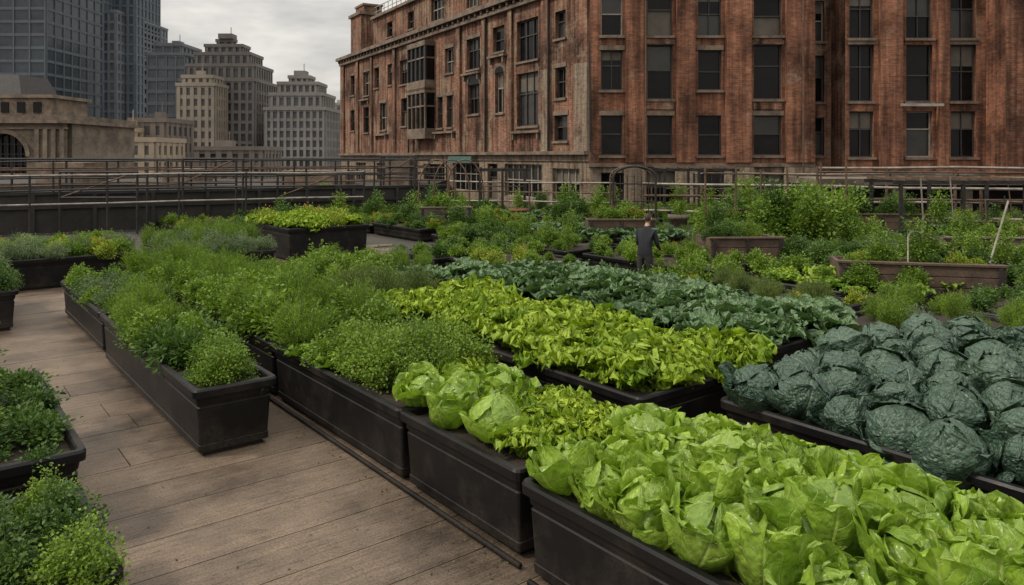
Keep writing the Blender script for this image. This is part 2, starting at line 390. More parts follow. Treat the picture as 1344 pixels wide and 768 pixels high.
def nrm(a): return a / np.maximum(np.linalg.norm(a, axis=1, keepdims=True), 1e-6)
def bush(name, mat, nsp=40, lp=40, Rb=.3, H=.5, ll=.04, lw=.028, spread=.9, upd=.35, stems=True, flower=None, off=.05, tmin=.25, flat=.6):
    P, D, Tn = [], [], []; SV, SF = [], []
    for i in range(nsp):
        az = U(0, 6.283); rr = Rb * math.sqrt(U(0, 1)); h = H * (1 - flat * (rr / Rb) ** 2) * U(.55, 1.22)
        top = np.array([rr * math.cos(az), rr * math.sin(az), h]); b0 = top * np.array([.35, .35, 0])
        mid = (b0 + top) / 2 + np.array([-math.cos(az), -math.sin(az), 1.2]) * .04
        t = U(tmin, 1, lp)[:, None]
        c = (1 - t) ** 2 * b0 + 2 * t * (1 - t) * mid + t ** 2 * top
        jit = R.normal(0, 1, (lp, 3)) * off * (1.15 - .55 * t)
        P.append(c + jit)
        d = nrm(jit) * spread + np.array([math.cos(az), math.sin(az), 0]) * .35 + np.array([0, 0, upd]) + R.normal(0, .3, (lp, 3))
        D.append(nrm(d)); Tn.append(np.clip(U(0, .6) + U(0, .4, lp), 0, 1))
        if stems:
            k = len(SV); w = .0035
            for q in (b0, mid * .5 + (b0 + top) * .25, top):
                SV += [q + [w, 0, 0], q + [-w * .5, w, 0], q + [-w * .5, -w, 0]]
            for a in (0, 3):
                for j in range(3): SF.append((k + a + j, k + a + (j + 1) % 3, k + a + 3 + (j + 1) % 3, k + a + 3 + j))
    P = np.concatenate(P); D = np.concatenate(D); Tn = np.concatenate(Tn); N = len(P)
    P[:, 2] = np.maximum(P[:, 2], .0)
    S = nrm(np.cross(D, nrm(R.normal(0, 1, (N, 3)) * .55 + np.array([0, 0, 1.0])))); Un = np.cross(S, D)
    l = (ll * U(.6, 1.3, N))[:, None]; w = (lw * U(.7, 1.25, N))[:, None]
    v0 = P; v1 = P + D * l * .45 + S * w * .5 + Un * w * .18; v2 = P + D * l - Un * l * .12; v3 = P + D * l * .45 - S * w * .5 + Un * w * .18
    V = np.stack([v0, v1, v2, v3], 1).reshape(-1, 3)
    F = []; mi = []
    fl = U(0, 1, N) < (flower or 0)
    for i in range(N):
        a = 4 * i; F += [(a, a + 1, a + 2), (a, a + 2, a + 3)]; m = 2 if fl[i] and P[i, 2] > H * .55 else 0; mi += [m, m]
    T = np.repeat(Tn, 4)
    if stems:
        o = len(V); V = np.concatenate([V, np.array(SV)]); F += [tuple(o + a for a in f) for f in SF]; mi += [1] * len(SF)
        T = np.concatenate([T, np.full(len(SV), .5)])
    return mk(name, V, F, [mat, M['stem'], M['flower'] if random.random() < .5 else M['flowerr']], mi=mi, tint=T, smooth=False)

parsley = [bush('parsley_plant', L['herb'], 44, 60, .28, .40, .040, .034, off=.045) for _ in range(3)]
parsleyd = [bush('dense_parsley_plant', L['herbd'], 70, 46, .34, .46, .038, .030, off=.05, flat=.7) for _ in range(2)]
parsleyb = [bush('curly_herb_plant', L['herb'], 90, 60, .34, .48, .028, .024, off=.042, flat=.75) for _ in range(2)]
dill = [bush('dill_plant', L['herb'], 38, 60, .28, .58, .060, .010, off=.05, upd=.8, flat=.45) for _ in range(3)]
mint = [bush('mint_plant', L['herb'], 28, 34, .26, .50, .065, .046, off=.055, flat=.45) for _ in range(3)]
mintd = [bush('sage_plant', L['herbd'], 28, 34, .28, .46, .075, .044, off=.06, flat=.5) for _ in range(3)]
spiky = [bush('rosemary_plant', L['olive'], 170, 30, .42, .55, .045, .008, off=.022, upd=.9, flat=.55) for _ in range(2)]
greyh = [bush('lavender_plant', L['grey'], 80, 30, .32, .42, .045, .013, off=.03, upd=.8, flat=.5) for _ in range(2)]
yel = [bush('marigold_plant', L['herby'], 34, 34, .28, .38, .05, .038, off=.05, flower=.05) for _ in range(2)]
flw = [bush('nasturtium_plant', L['herb'], 32, 34, .28, .38, .055, .05, off=.05, flower=.14) for _ in range(2)]
leggy = [bush('tomato_vine', L['herb'], 14, 60, .24, 1.0, .075, .05, off=.10, tmin=.15, flat=.2) for _ in range(3)]
leggyd = [bush('bean_vine', L['herbd'], 18, 60, .30, 1.0, .08, .055, off=.11, tmin=.15, flat=.2) for _ in range(2)]

def put(parent, mesh, loc, sc=1.0, tilt=.12, zs=1.0, name=None):
    o = bpy.data.objects.new(name or mesh.name.split('.')[0], mesh); COL.objects.link(o); o.parent = parent
    o.location = loc; o.rotation_euler = (U(-tilt, tilt), U(-tilt, tilt), U(0, 6.283)); o.scale = (sc, sc, sc * zs)
    return o

def patch(name, meshes, u0, u1, v0, v1, sp, z, sc=(.85, 1.15), jit=.25, mound=0, tilt=.12, zs=1.0, inset=.16, zj=.03):
    e = empty(name)
    a0, a1, b0, b1 = u0 + inset, u1 - inset, v0 + inset, v1 - inset
    nu = max(1, round((a1 - a0) / sp)) + 1; nv = max(1, round((b1 - b0) / sp)) + 1
    if b1 - b0 < sp * .9: nv = 1
    for i in range(nu):
        for j in range(nv):
            fu = i / (nu - 1); fv = j / (nv - 1) if nv > 1 else .5
            uu = a0 + (a1 - a0) * fu + U(-jit, jit) * sp + (.5 * (a1 - a0) / (nu - 1) * ((j % 2) - .5) if nv > 1 else 0)
            vv = b0 + (b1 - b0) * fv + U(-jit, jit) * sp
            x, y = UV2(uu, vv)
            put(e, meshes[int(U(0, len(meshes)))], (x, y, z + mound * math.sin(math.pi * fu) * math.sin(math.pi * fv) + U(-.02, zj)), U(*sc), tilt, zs)
    return e

# ------------------------------------------------------------------ planters
def rloop(u0, u1, v0, v1, inset, z, r=.05, seg=3):
    a0, a1, b0, b1 = u0 + inset, u1 - inset, v0 + inset, v1 - inset; pts = []
    r = max(r - inset * .5, .012)
    for cu, cv, st in ((a1 - r, b1 - r, 0), (a0 + r, b1 - r, 90), (a0 + r, b0 + r, 180), (a1 - r, b0 + r, 270)):
        for k in range(seg + 1):
            t = rad(st + 90 * k / seg); x, y = UV2(cu + r * math.cos(t), cv + r * math.sin(t)); pts.append((x, y, z))
    return pts
def planter(u0, u1, v0, v1, h=.7, mat=None, name='planter_box', soil=.07):
    mat = mat or M['plastic']
    mb = MB()
    prof = [(.10, .0), (.10, .05), (.05, .055), (.045, .12), (.055, .125), (.030, h - .2), (.040, h - .19), (.038, h - .165), (.026, h - .16), (.014, h - .09), (-.022, h - .085), (-.026, h - .02), (-.014, h), (.030, h), (.042, h - .012), (.052, h - soil)]
    loops = [rloop(u0, u1, v0, v1, i, z) for i, z in prof]; n = len(loops[0])
    for lp in loops: mb.v += lp
    for k in range(len(loops) - 1):
        for j in range(n):
            mb.f.append((k * n + j, k * n + (j + 1) % n, (k + 1) * n + (j + 1) % n, (k + 1) * n + j)); mb.m.append(mb.mi(mat))
    mb.f.append(tuple((len(loops) - 1) * n + j for j in range(n))); mb.m.append(mb.mi(M['soil']))
    return mb.build(name)

H = .7; SZ = H - .09
planter(-6.05, -4.36, 3.5, 4.95, H); planter(-9.2, -6.08, 3.5, 4.95, H); planter(-12.8, -9.23, 3.5, 4.95, H)
planter(-17.2, -13.3, 3.7, 5.1, .55)
planter(-10.1, -4.94, 5.46, 7.3, H); planter(-15.2, -10.5, 5.5, 7.3, .6)
planter(-4.2, .6, 3.42, 5.25, H); planter(-4.45, -1.6, 6.05, 10.3, H); planter(-1.57, 2, 6.05, 10.3, H)
planter(-8.2, -5.25, 7.85, 10.1, H); planter(-11.4, -8.23, 7.85, 10.1, H)
planter(-12.5, -7.8, 2.2, 3.0, H); planter(-16.6, -12.9, 2.25, 3.2, H - .05)
planter(-9.6, -6.78, .2, 1.07, H); planter(-6.3, -4.85, .1, .95, .62); planter(-18.4, -15.6, .2, 1.45, H)
planter(-23.2, -20.0, 1.0, 4.35, H)
planter(-24.2, -20.8, 8.4, 10.9, .95); planter(-22.4, -19.2, 4.9, 7.4, .6)

mb = MB(); x0, y0 = UV2(-12.9, 3.47); x1, y1 = UV2(-4.3, 3.47); mb.tube((x0, y0, .03), (x1, y1, .03), .022, M['plastic'])
x0, y0 = UV2(-4.1, 3.39); x1, y1 = UV2(.6, 3.39); mb.tube((x0, y0, .03), (x1, y1, .03), .022, M['plastic']); mb.build('irrigation_pipe', smooth=True)

patch('butterhead_lettuce_bed', butter, -4.2, .6, 3.42, 5.25, .40, SZ - .02, (1.0, 1.35), .14, .14, .38, inset=.29)
patch('savoy_cabbage_bed', savoy, -4.45, -.2, 6.05, 10.3, .46, SZ - .02, (1.0, 1.28), .13, .20, .4, inset=.28, zj=.06)
patch('frilly_lettuce_bed', frill, -10.1, -4.94, 5.46, 7.3, .40, SZ + .0, (.85, 1.35), .2, .12, .3, inset=.29, zj=.08)
patch('collard_greens_bed', collard, -11.4, -5.25, 7.85, 10.1, .44, SZ + .0, (.9, 1.25), .2, .14, .25, inset=.26, zj=.06)
patch('mixed_lettuce_bed', frill + frill, -5.6, -4.36, 4.0, 4.95, .34, SZ - .02, (.8, 1.0), .15, .08, .25, inset=.22)
e = empty('green_cabbage_row')
for (u, v, s, m_) in ((-4.68, 3.84, .85, frill[0]), (-5.12, 3.84, 1.12, greencab[1]), (-5.66, 3.85, 1.2, butter[1]), (-5.75, 4.4, 1.1, butter[3]), (-6.2, 3.85, 1.1, butter[4])):
    x, y = UV2(u, v); put(e, m_, (x, y, SZ + .0), s, .3)
patch('green_lettuce_bed', frill2 + frill, -6.8, -5.95, 3.9, 4.95, .34, SZ + .0, (.8, 1.0), .15, .05, .25, inset=.2)
patch('parsley_bed', parsleyb, -7.7, -6.5, 3.65, 4.95, .42, SZ, (1.0, 1.25), .15, .1, .15, inset=.24)
patch('celery_leaf_bed', frill2 + parsley, -8.5, -7.5, 3.5, 4.95, .36, SZ, (.85, 1.0), .2, .05, .15, inset=.22)
patch('herb_bed', mint + dill + parsley, -12.8, -8.4, 3.5, 4.95, .42, SZ, (.85, 1.3), .25, .05, .15, inset=.22)
patch('herb_bed', dill + parsley, -17.2, -13.3, 3.7, 5.1, .5, .5, (1., 1.3), .25)
patch('herb_bed', mint + parsley, -15.2, -12.9, 5.5, 7.3, .5, .5, (.9, 1.2), .25)
e = empty('rosemary_bed')
for (u, v, s) in ((-10.95, 6.0, 1.2), (-12.0, 5.9, 1.05), (-11.3, 6.8, 1.15), (-12.6, 6.6, .9)):
    x, y = UV2(u, v); put(e, spiky[int(U(0, 2))], (x, y, .5), s, .05)
e = empty('curly_parsley_bed')
for (u, s) in ((-8.18, 1.0), (-8.62, .92)):
    x, y = UV2(u, 2.6); put(e, parsleyb[0], (x, y, SZ - .02), s, .08)
patch('mint_bed', mint + mintd, -10.8, -8.7, 2.2, 3.0, .30, SZ - .05, (.75, 1.0), .25, inset=.22)
patch('parsley_bed', parsley + dill, -12.5, -10.5, 2.2, 3.0, .34, SZ - .05, (.75, 1.0), .25, inset=.22)
patch('creeping_thyme', [parsleyd[0], mintd[0]], -12.5, -7.8, 2.2, 3.0, .30, SZ - .06, (.35, .5), .3, inset=.2, zs=.7)
patch('herb_bed', parsley + greyh + mintd, -16.6, -12.9, 2.25, 3.2, .42, SZ - .08, (.75, 1.0), .25, inset=.22)
patch('sage_bed', mintd + mint[:1], -9.6, -6.78, .2, 1.07, .34, SZ - .03, (.5, .8), .2, zs=.8, inset=.24)
patch('basil_bed', leggyd + leggy[:1], -9.6, -7.2, .05, .75, .45, SZ - .03, (.5, .78), .2, inset=.25)
patch('dill_bed', parsleyd + dill[:1] + parsleyb[:1], -6.3, -4.85, .1, .95, .30, .5, (.65, .85), .15, inset=.24)
patch('herb_bed', parsleyd + greyh, -18.4, -15.6, .2, 1.45, .45, SZ, (.8, 1.05), .25, inset=.22)
patch('herb_bed', yel + parsley + greyh, -23.2, -20.0, 1.0, 4.35, .5, SZ, (.8, 1.1), .25, inset=.25)
patch('lettuce_bed', frill + yel, -24.2, -20.8, 8.4, 10.9, .5, .85, (1.0, 1.3), .2, .1, inset=.3)
patch('lavender_bed', greyh + dill, -22.4, -19.2, 4.9, 7.4, .5, .5, (1., 1.2), .2, .1, inset=.25)

# back garden
sets = [(parsley + mint, 'herb_bed'), (mintd + parsleyd, 'sage_bed'), (yel + parsley, 'marigold_bed'), (greyh + dill, 'lavender_bed'), (frill2 + frill[:1] + parsley, 'lettuce_bed'),
        (spiky + yel, 'rosemary_bed'), (flw + mint, 'flower_bed'), (mintd + flw + leggyd[:1], 'flower_bed'), (collard, 'collard_greens_bed'), (leggy[:1] + mintd + parsley, 'vegetable_bed')]
v = 8.0; row = 0
while v < 33:
    wv = U(1.9, 2.5)
    umin = -(38 - .62 * v) / .785; umax = -.325 * v + .9
    if v < 10.4: umax = -12.2
    if v < 8.2: wv = 2.2
    u = umin
    while u < umax - 1:
        ln = min(U(1.8, 4.2), umax - u)
        if ln > 1.2:
            x, y = UV2(u + ln / 2, v + wv / 2)
            hh = U(.28, .5)
            skip = (-25.5 < u + ln / 2 < -19.0 and v < 11.0) or (abs(x - 2.85) < 1.2 and abs(y - 16.3) < 1.4)
            if not skip:
                ms, nm = sets[int(U(0, len(sets)))]
                planter(u, u + ln, v, v + wv, hh, name='planter_box')
                k = U(.7, 1.0) * (.82 if (1 < x < 4.5 and y < 16.5) else 1)
                patch(nm, ms, u, u + ln, v, v + wv, .56 if y < 22 else .66, hh - .08, (.65 * k, 1.4 * k), .42, .06, zs=.9, inset=.25)
        u += ln + U(.2, .8)
    v += wv + U(.35, .8); row += 1
e = empty('herb_clump')
for (x, y, s) in ((2.3, 15.5, 1.0), (2.9, 15.5, 1.0), (3.35, 15.4, 1.1), (2.0, 16.0, 1.2), (3.8, 16.0, 1.25), (2.6, 15.7, 1.1), (3.15, 15.8, 1.05)):
    put(e, (mint + parsley + mintd)[int(U(0, 9))], (x, y, .05), s, .1, 1.25)

e = empty('shrub_row')
for k in range(34):
    x = U(-9, 12.5); y = U(25, 37)
    put(e, (leggy + leggyd + parsleyd + mintd)[int(U(0, 10))], (x, y, .2), U(.9, 1.7), .15)
e = empty('climbing_bean_vines')
for k in range(38):
    x = U(5.8, 10.6); y = U(22.2, 23.8)
    put(e, (leggy + leggyd[:1])[int(U(0, 4))], (x, y, U(.1, .9)), U(.9, 1.55) * (1.14 if 7.2 < x < 9.8 else .75), .4)
mb = MB()
for k in range(6): mb.tube((5.8 + k * .85, 22.8, 0), (5.8 + k * .85 + U(-.15, .15), 22.8, 2.6 + U(-.2, .3)), .03, M['rust'])
mb.tube((5.7, 22.8, 2.5), (10.4, 22.8, 2.42), .025, M['rust']); mb.tube((5.7, 22.8, 1.4), (10.4, 22.8, 1.45), .02, M['rust'])
mb.build('garden_trellis')
mb = MB()      # cane poles and a light frame among the right-hand beds
for k in range(16):
    x = U(8.5, 20); y = U(20, 29); mb.tube((x, y, 0), (x + U(-.25, .25), y, U(1.5, 2.5)), .02, (M['rust'], M['pipe'], M['steel'])[k % 3], 6)
mb.build('cane_poles')

def rawbox(name, cx, cy, w, d, h, mat, yaw=0):
    mb = MB(); dx = Vector((math.cos(yaw), math.sin(yaw), 0)); dy = Vector((-math.sin(yaw), math.cos(yaw), 0)); O = (cx, cy, 0)
    t = .09; nb = 4; bh = h / nb
    for k in range(nb):
        z0 = k * bh + .008; z1 = (k + 1) * bh - .004
        mb.obox(O, dx, dy, -w / 2 + U(-.01, .01), w / 2 + U(-.01, .01), -d / 2, -d / 2 + t, z0, z1, mat); mb.obox(O, dx, dy, -w / 2, w / 2, d / 2 - t, d / 2, z0, z1, mat)
        mb.obox(O, dx, dy, -w / 2 + .01, -w / 2 + t, -d / 2 + t + .003, d / 2 - t - .003, z0, z1, mat); mb.obox(O, dx, dy, w / 2 - t, w / 2 - .01, -d / 2 + t + .003, d / 2 - t - .003, z0, z1, mat)
    mb.obox(O, dx, dy, -w / 2 - .04, w / 2 + .04, -d / 2 - .04, -d / 2 + t + .01, h, h + .05, mat)
    for q in (-w / 2 + .1, 0, w / 2 - .1): mb.obox(O, dx, dy, q - .04, q + .04, -d / 2 - .035, -d / 2 - .014, 0, h - .01, M['steel'])
    mb.obox(O, dx, dy, -w / 2 + t + .004, w / 2 - t - .004, -d / 2 + t + .004, d / 2 - t - .004, .02, h - .1, M['soil'])
    return mb.build(name, bevel=.008)
def boxed(cx, cy, w, d, h, mat, yaw, ms, n, sc, nm):
    rawbox('raised_timber_planter', cx, cy, w, d, h, mat, yaw); e = empty(nm)
    for k in range(n):
        a = U(-w / 2 + .25, w / 2 - .25); b = U(-d / 2 + .25, d / 2 - .25)
        put(e, ms[int(U(0, len(ms)))], (cx + a * math.cos(yaw) - b * math.sin(yaw), cy + a * math.sin(yaw) + b * math.cos(yaw), h - .1), U(*sc))
boxed(5.95, 20, 1.9, 1.3, .9, M['tan'], .05, parsleyb + parsleyd, 8, (.9, 1.25), 'thyme_shrub')
boxed(8.2, 15.6, 3.0, 1.2, .85, M['tan'], -.25, parsley + yel + mintd + leggy[:1], 18, (.55, 1.0), 'thyme_shrub')
boxed(-2.6, 30, 2.0, 1.2, 1.0, M['concrete'], .1, parsleyd + mint, 8, (.8, 1.2), 'thyme_shrub')
boxed(12.6, 20.5, 2.4, 1.3, .85, M['concrete'], -.1, leggy + mint + mintd, 12, (.5, .9), 'thyme_shrub')
boxed(3.6, 25.5, 2.2, 1.1, .9, M['tan'], 0, flw + mint, 10, (.8, 1.2), 'thyme_shrub')
boxed(12.6, 26.5, 3.2, 1.2, 1.0, M['tan'], -.1, parsleyd + leggyd, 8, (.6, 1.0), 'thyme_shrub')

def pot(x, y, r, h, mat, mesh, sc):
    e = empty('potted_plant'); mb = MB()
    mb.lathe(x, y, [(r * .7, 0), (r * .72, .01), (r * .95, h * .82), (r * 1.08, h * .83), (r * 1.08, h), (r * .95, h), (r * .9, h - .05), (.005, h - .05)], mat)
    mb.build('pot', e, True); put(e, mesh, (x, y, h - .06), sc)
allp = parsleyd + mint + leggy + leggyd + flw + yel
for (x, y, r, h) in ((-2.2, 33, .35, .6), (-1.2, 33.4, .3, .7), (.3, 33.6, .4, .7), (1.4, 33.0, .3, .5), (2.6, 33.4, .35, .8), (3.6, 32.6, .3, .6), (6.8, 31.2, .4, .8), (7.8, 30.4, .3, .6),
        (4.6, 29.0, .3, .8), (6.0, 27.5, .35, .9), (9.5, 29.8, .4, .8), (11, 29.0, .35, .9), (14, 27.6, .4, .9), (16.0, 27.0, .35, .8), (13.4, 24.0, .35, .9), (15.4, 22.5, .4, .9), (11.6, 19.2, .3, .7)):
    pot(x, y, r, h, (M['terra'], M['concrete'], M['plastic'])[int(U(0, 3))], allp[int(U(0, len(allp)))], U(.7, 1.2))

# ------------------------------------------------------------------ ground, deck
mb = MB(); mb.quad([(-4000, -1500, -15), (4000, -1500, -15), (4000, 5000, -15), (-4000, 5000, -15)], simple('street_ground', (.08, .078, .075), .95, 0, .02, .4, 0)); mb.build('ground')
mb = MB(); mb.box(-24, 40, -8, 46, -14.99, -.03, M['roofdeck']); mb.build('roof_slab')
Vb, Fb, Tb = [], [], []
u = -26.0
while u < 3:
    w = .56; v = -8 + U(0, 5.0)
    while v < 8:
        ln = 5.6
        i = len(Vb); g = .005; jz = U(-.0015, .0015)
        for z in (-.03, jz):
            for (a, b) in ((u + g, v + g), (u + w - g, v + g), (u + w - g, v + ln - g), (u + g, v + ln - g)):
                x, y = UV2(a, b); Vb.append((x, y, z))
        Tb += [U(0, 1)] * 8
        Fb += [(i + 4, i + 5, i + 6, i + 7), (i, i + 1, i + 5, i + 4), (i + 1, i + 2, i + 6, i + 5), (i + 2, i + 3, i + 7, i + 6), (i + 3, i, i + 4, i + 7)]
        v += ln
    u += w
me = mk('deck_path', np.array(Vb), Fb, [M['wood']], tint=np.array(Tb), smooth=False)
o = bpy.data.objects.new('deck_path', me); COL.objects.link(o)
Vl, Fl = [], []
for k in range(420):
    vv = U(1.15, 3.45) if U(0, 1) < .3 else (3.46 - abs(R.normal(0, .12)) if U(0, 1) < .6 else 1.12 + abs(R.normal(0, .1)))
    x, y = UV2(U(-13, -2), vv); a = U(0, 6.28); s = U(.006, .018); i = len(Vl)
    for q in range(4):
        rr = s * (1, .5, 1, .5)[q]; Vl.append((x + rr * math.cos(a + q * 1.57), y + rr * math.sin(a + q * 1.57), .004 + U(0, .006)))
    Fl.append((i, i + 1, i + 2, i + 3))
me = mk('fallen_leaves', np.array(Vl), Fl, [M['soil'], L['olive']], mi=[0 if U(0, 1) < .6 else 1 for _ in Fl], tint=U(0, 1, len(Vl)))
COL.objects.link(bpy.data.objects.new('fallen_leaves', me))

# ------------------------------------------------------------------ parapet and railings
P0 = Vector((-26, 25.5, 0)); P1 = Vector((-3.2, 37.5, 0)); d = (P1 - P0).normalized(); n = Vector((d.y, -d.x, 0)); Ln = (P1 - P0).length
mb = MB()
mb.obox(P0, d, n, 0, Ln, -.25, 0, 0, 1.5, M['parapet'])
mb.obox(P0, d, n, -.05, Ln + .05, -.32, .07, 1.5, 1.62, M['steel'])
mb.obox(P0, d, n, 0, Ln, .0, .08, .95, 1.06, M['steel'])
for k in range(int(Ln / 2.1)): mb.obox(P0, d, n, k * 2.1, k * 2.1 + .14, .0, .11, 0, 1.495, M['steel'])
mb.build('parapet_wall')
def railing(name, A, B, z0, zs, post=2.0, r=.03, mat=None, ph=None, mat2=None):
    A = Vector(A); B = Vector(B); mat = mat or M['steel']; mb = MB(); ln = (B - A).length; k = int(ln / post) + 1
    for i in range(k + 1):
        p = A.lerp(B, i / k); mb.tube(p + Vector((0, 0, z0)), p + Vector((U(-.03, .03), 0, max(zs) + U(0, .06))), r * 1.2, mat)
    for q, z in enumerate(zs):
        prev = None
        for i in range(k + 1):
            p = A.lerp(B, i / k) + Vector((0, 0, z + U(-.03, .03)))
            if prev is not None: mb.tube(prev, p, r, (mat2 or mat) if q % 2 == 0 else mat)
            prev = p
    return mb.build(name)
off = Vector((0, -.1, 0))
railing('metal_railing', P0 + off, P1 + off, 1.55, [1.85, 2.15, 2.45, 2.8], 1.9, .032, M['steel'], mat2=M['rust'])
railing('metal_railing', Vector((-24, 24.0, 0)), Vector((-6.5, 33.5, 0)), 0, [1.25, 1.75, 2.3], 2.6, .035, M['steel'], mat2=M['pipe'])
railing('metal_railing', Vector((-32, 36, 0)), Vector((-5, 46, 0)), 1.0, [1.6, 2.0, 2.4, 2.85], 2.4, .05, M['steel'], mat2=M['rust'])
mb = MB(); mb.box(-60, -5, 47, 60, -14.98, 1.2, M['parapet'])
for (a, b, c) in ((-30, 3, 1.4), (-22, 2, 1.0), (-14.5, 4, .9), (-8, 1.5, 1.5)): mb.box(a, a + b, 48, 51, 1.2, 1.2 + c, M['trim'])
mb.build('neighbouring_roof')
mb = MB()
for (x, y, w, h) in ((-9, 33.5, 2.6, 2.2), (-16, 29.5, 3, 2.4), (-5.4, 36.0, 1.6, 3.0), (-12.5, 31.5, 2.2, 2.9)):
    for a in (-w / 2, w / 2):
        for b in (0, .8): mb.tube((x + a, y + b, 0), (x + a, y + b, h), .05, M['steel'])
    for z in (h, h - .5, h - 1.0): mb.tube((x - w / 2, y, z), (x + w / 2, y, z), .04, M['steel'])
    mb.tube((x - w / 2, y, h - 1), (x + w / 2, y, h), .03, M['rust'])
mb.build('pipe_rack')
railing('pipe_railing', (-3.0, 36.5, 0), (4.6, 34, 0), 0, [.9, 1.35, 1.8], 2.4, .035, M['rust'], mat2=M['pipe'])
railing('pipe_railing', (5.4, 31.5, 0), (21, 25.0, 0), 0, [.8, 1.4, 1.85], 2.6, .05, M['rust'], mat2=M['pipe'])
railing('pipe_railing', (8.5, 35.5, 0), (26, 34.0, 0), 0, [1.0, 1.6, 2.2], 3.2, .04, M['steel'], mat2=M['pipe'])
def archgate(gx, gy, gw, gh):
    mb = MB()
    pts = [(gx - gw / 2, gy, 0), (gx - gw / 2, gy, gh - .5)] + [(gx - gw / 2 * math.cos(math.pi * k / 10), gy, gh - .5 + .45 * math.sin(math.pi * k / 10)) for k in range(11)] + [(gx + gw / 2, gy, 0)]
    mb.path(pts, .05, M['steel'])
    mb.path([(p[0], p[1] + .9, p[2]) for p in pts], .04, M['rust'])
    for p in pts[1:-1:2]: mb.tube(p, (p[0], p[1] + .9, p[2]), .02, M['steel'])
    for k in range(1, 6): mb.tube((gx - gw / 2 + gw * k / 6, gy, 0), (gx - gw / 2 + gw * k / 6, gy, gh - .4), .018, M['steel'])
    for z in (.3, 1.2, 1.9): mb.tube((gx - gw / 2, gy, z), (gx + gw / 2, gy, z), .025, M['steel'])
    mb.build('garden_gate')
archgate(4.9, 30.5, 1.7, 2.65)
def pergola(x0, x1, y0, y1, h, nb=6):
    mb = MB()
    for x in (x0, (x0 + x1) / 2, x1):
        for y in (y0, y1): mb.box(x - .05, x + .05, y - .05, y + .05, 0, h, M['steel'])
    for y in (y0, y1): mb.box(x0 - .25, x1 + .25, y - .04, y + .04, h, h + .12, M['steel'])
    for k in range(nb + 1):
        x = x0 + (x1 - x0) * k / nb; mb.box(x - .03, x + .03, y0 - .3, y1 + .3, h + .12, h + .2, M['rust'])
    for z in (.9, 1.6): mb.tube((x0, y0, z), (x1, y0, z), .025, M['rust'])
    mb.build('garden_pergola')
pergola(6.6, 9.6, 33, 35, 2.35); pergola(-1.5, .6, 35.5, 37, 2.3, 4); pergola(12.5, 16.5, 24.5, 26.5, 2.1)
mb = MB()
for k in range(3):
    cx, cy = -3.3 + k * .6, 33.5 + k * .4
    pts = [(cx - .8 * math.cos(math.pi * q / 12), cy, 1.5 + 1.35 * math.sin(math.pi * q / 12)) for q in range(13)]
    mb.path([(cx - .8, cy, 0)] + pts + [(cx + .8, cy, 0)], .035, M['rust'])
mb.build('hoop_frame')
mb = MB(); mb.tube((10.6, 17.2, 0), (11.2, 17.2, 2.0), .022, M['pipe']); mb.build('garden_stake', smooth=True)
mb = MB(); mb.tube((11.9, 17.8, 0), (12.0, 17.6, 1.9), .022, M['rust']); mb.build('garden_stake', smooth=True)
mb = MB(); cx, cy = 8.0, 15.4
mb.path([(cx, cy, .7), (cx, cy, 1.35)] + [(cx + .13 - .13 * math.cos(math.pi * q / 8), cy, 1.35 + .13 * math.sin(math.pi * q / 8)) for q in range(9)] + [(cx + .26, cy, 1.22)], .016, M['pipe'])
mb.build('watering_standpipe', smooth=True)
mb = MB()
mb.box(12.2, 34, 30.5, 34.0, 1.85, 2.1, M['concrete'])
for k in range(7): mb.box(12.4 + k * 2.9, 12.75 + k * 2.9, 30.7, 31.0, 0, 1.85, M['concrete'])
mb.box(12.2, 34, 33.6, 33.9, 0, 1.84, M['parapet'])
mb.build('concrete_canopy')
railing('pipe_railing', (12.2, 30.4, 0), (33, 28.4, 0), 0, [1.2, 2.35, 2.55], 2.9, .05, M['rust'], mat2=M['pipe'])

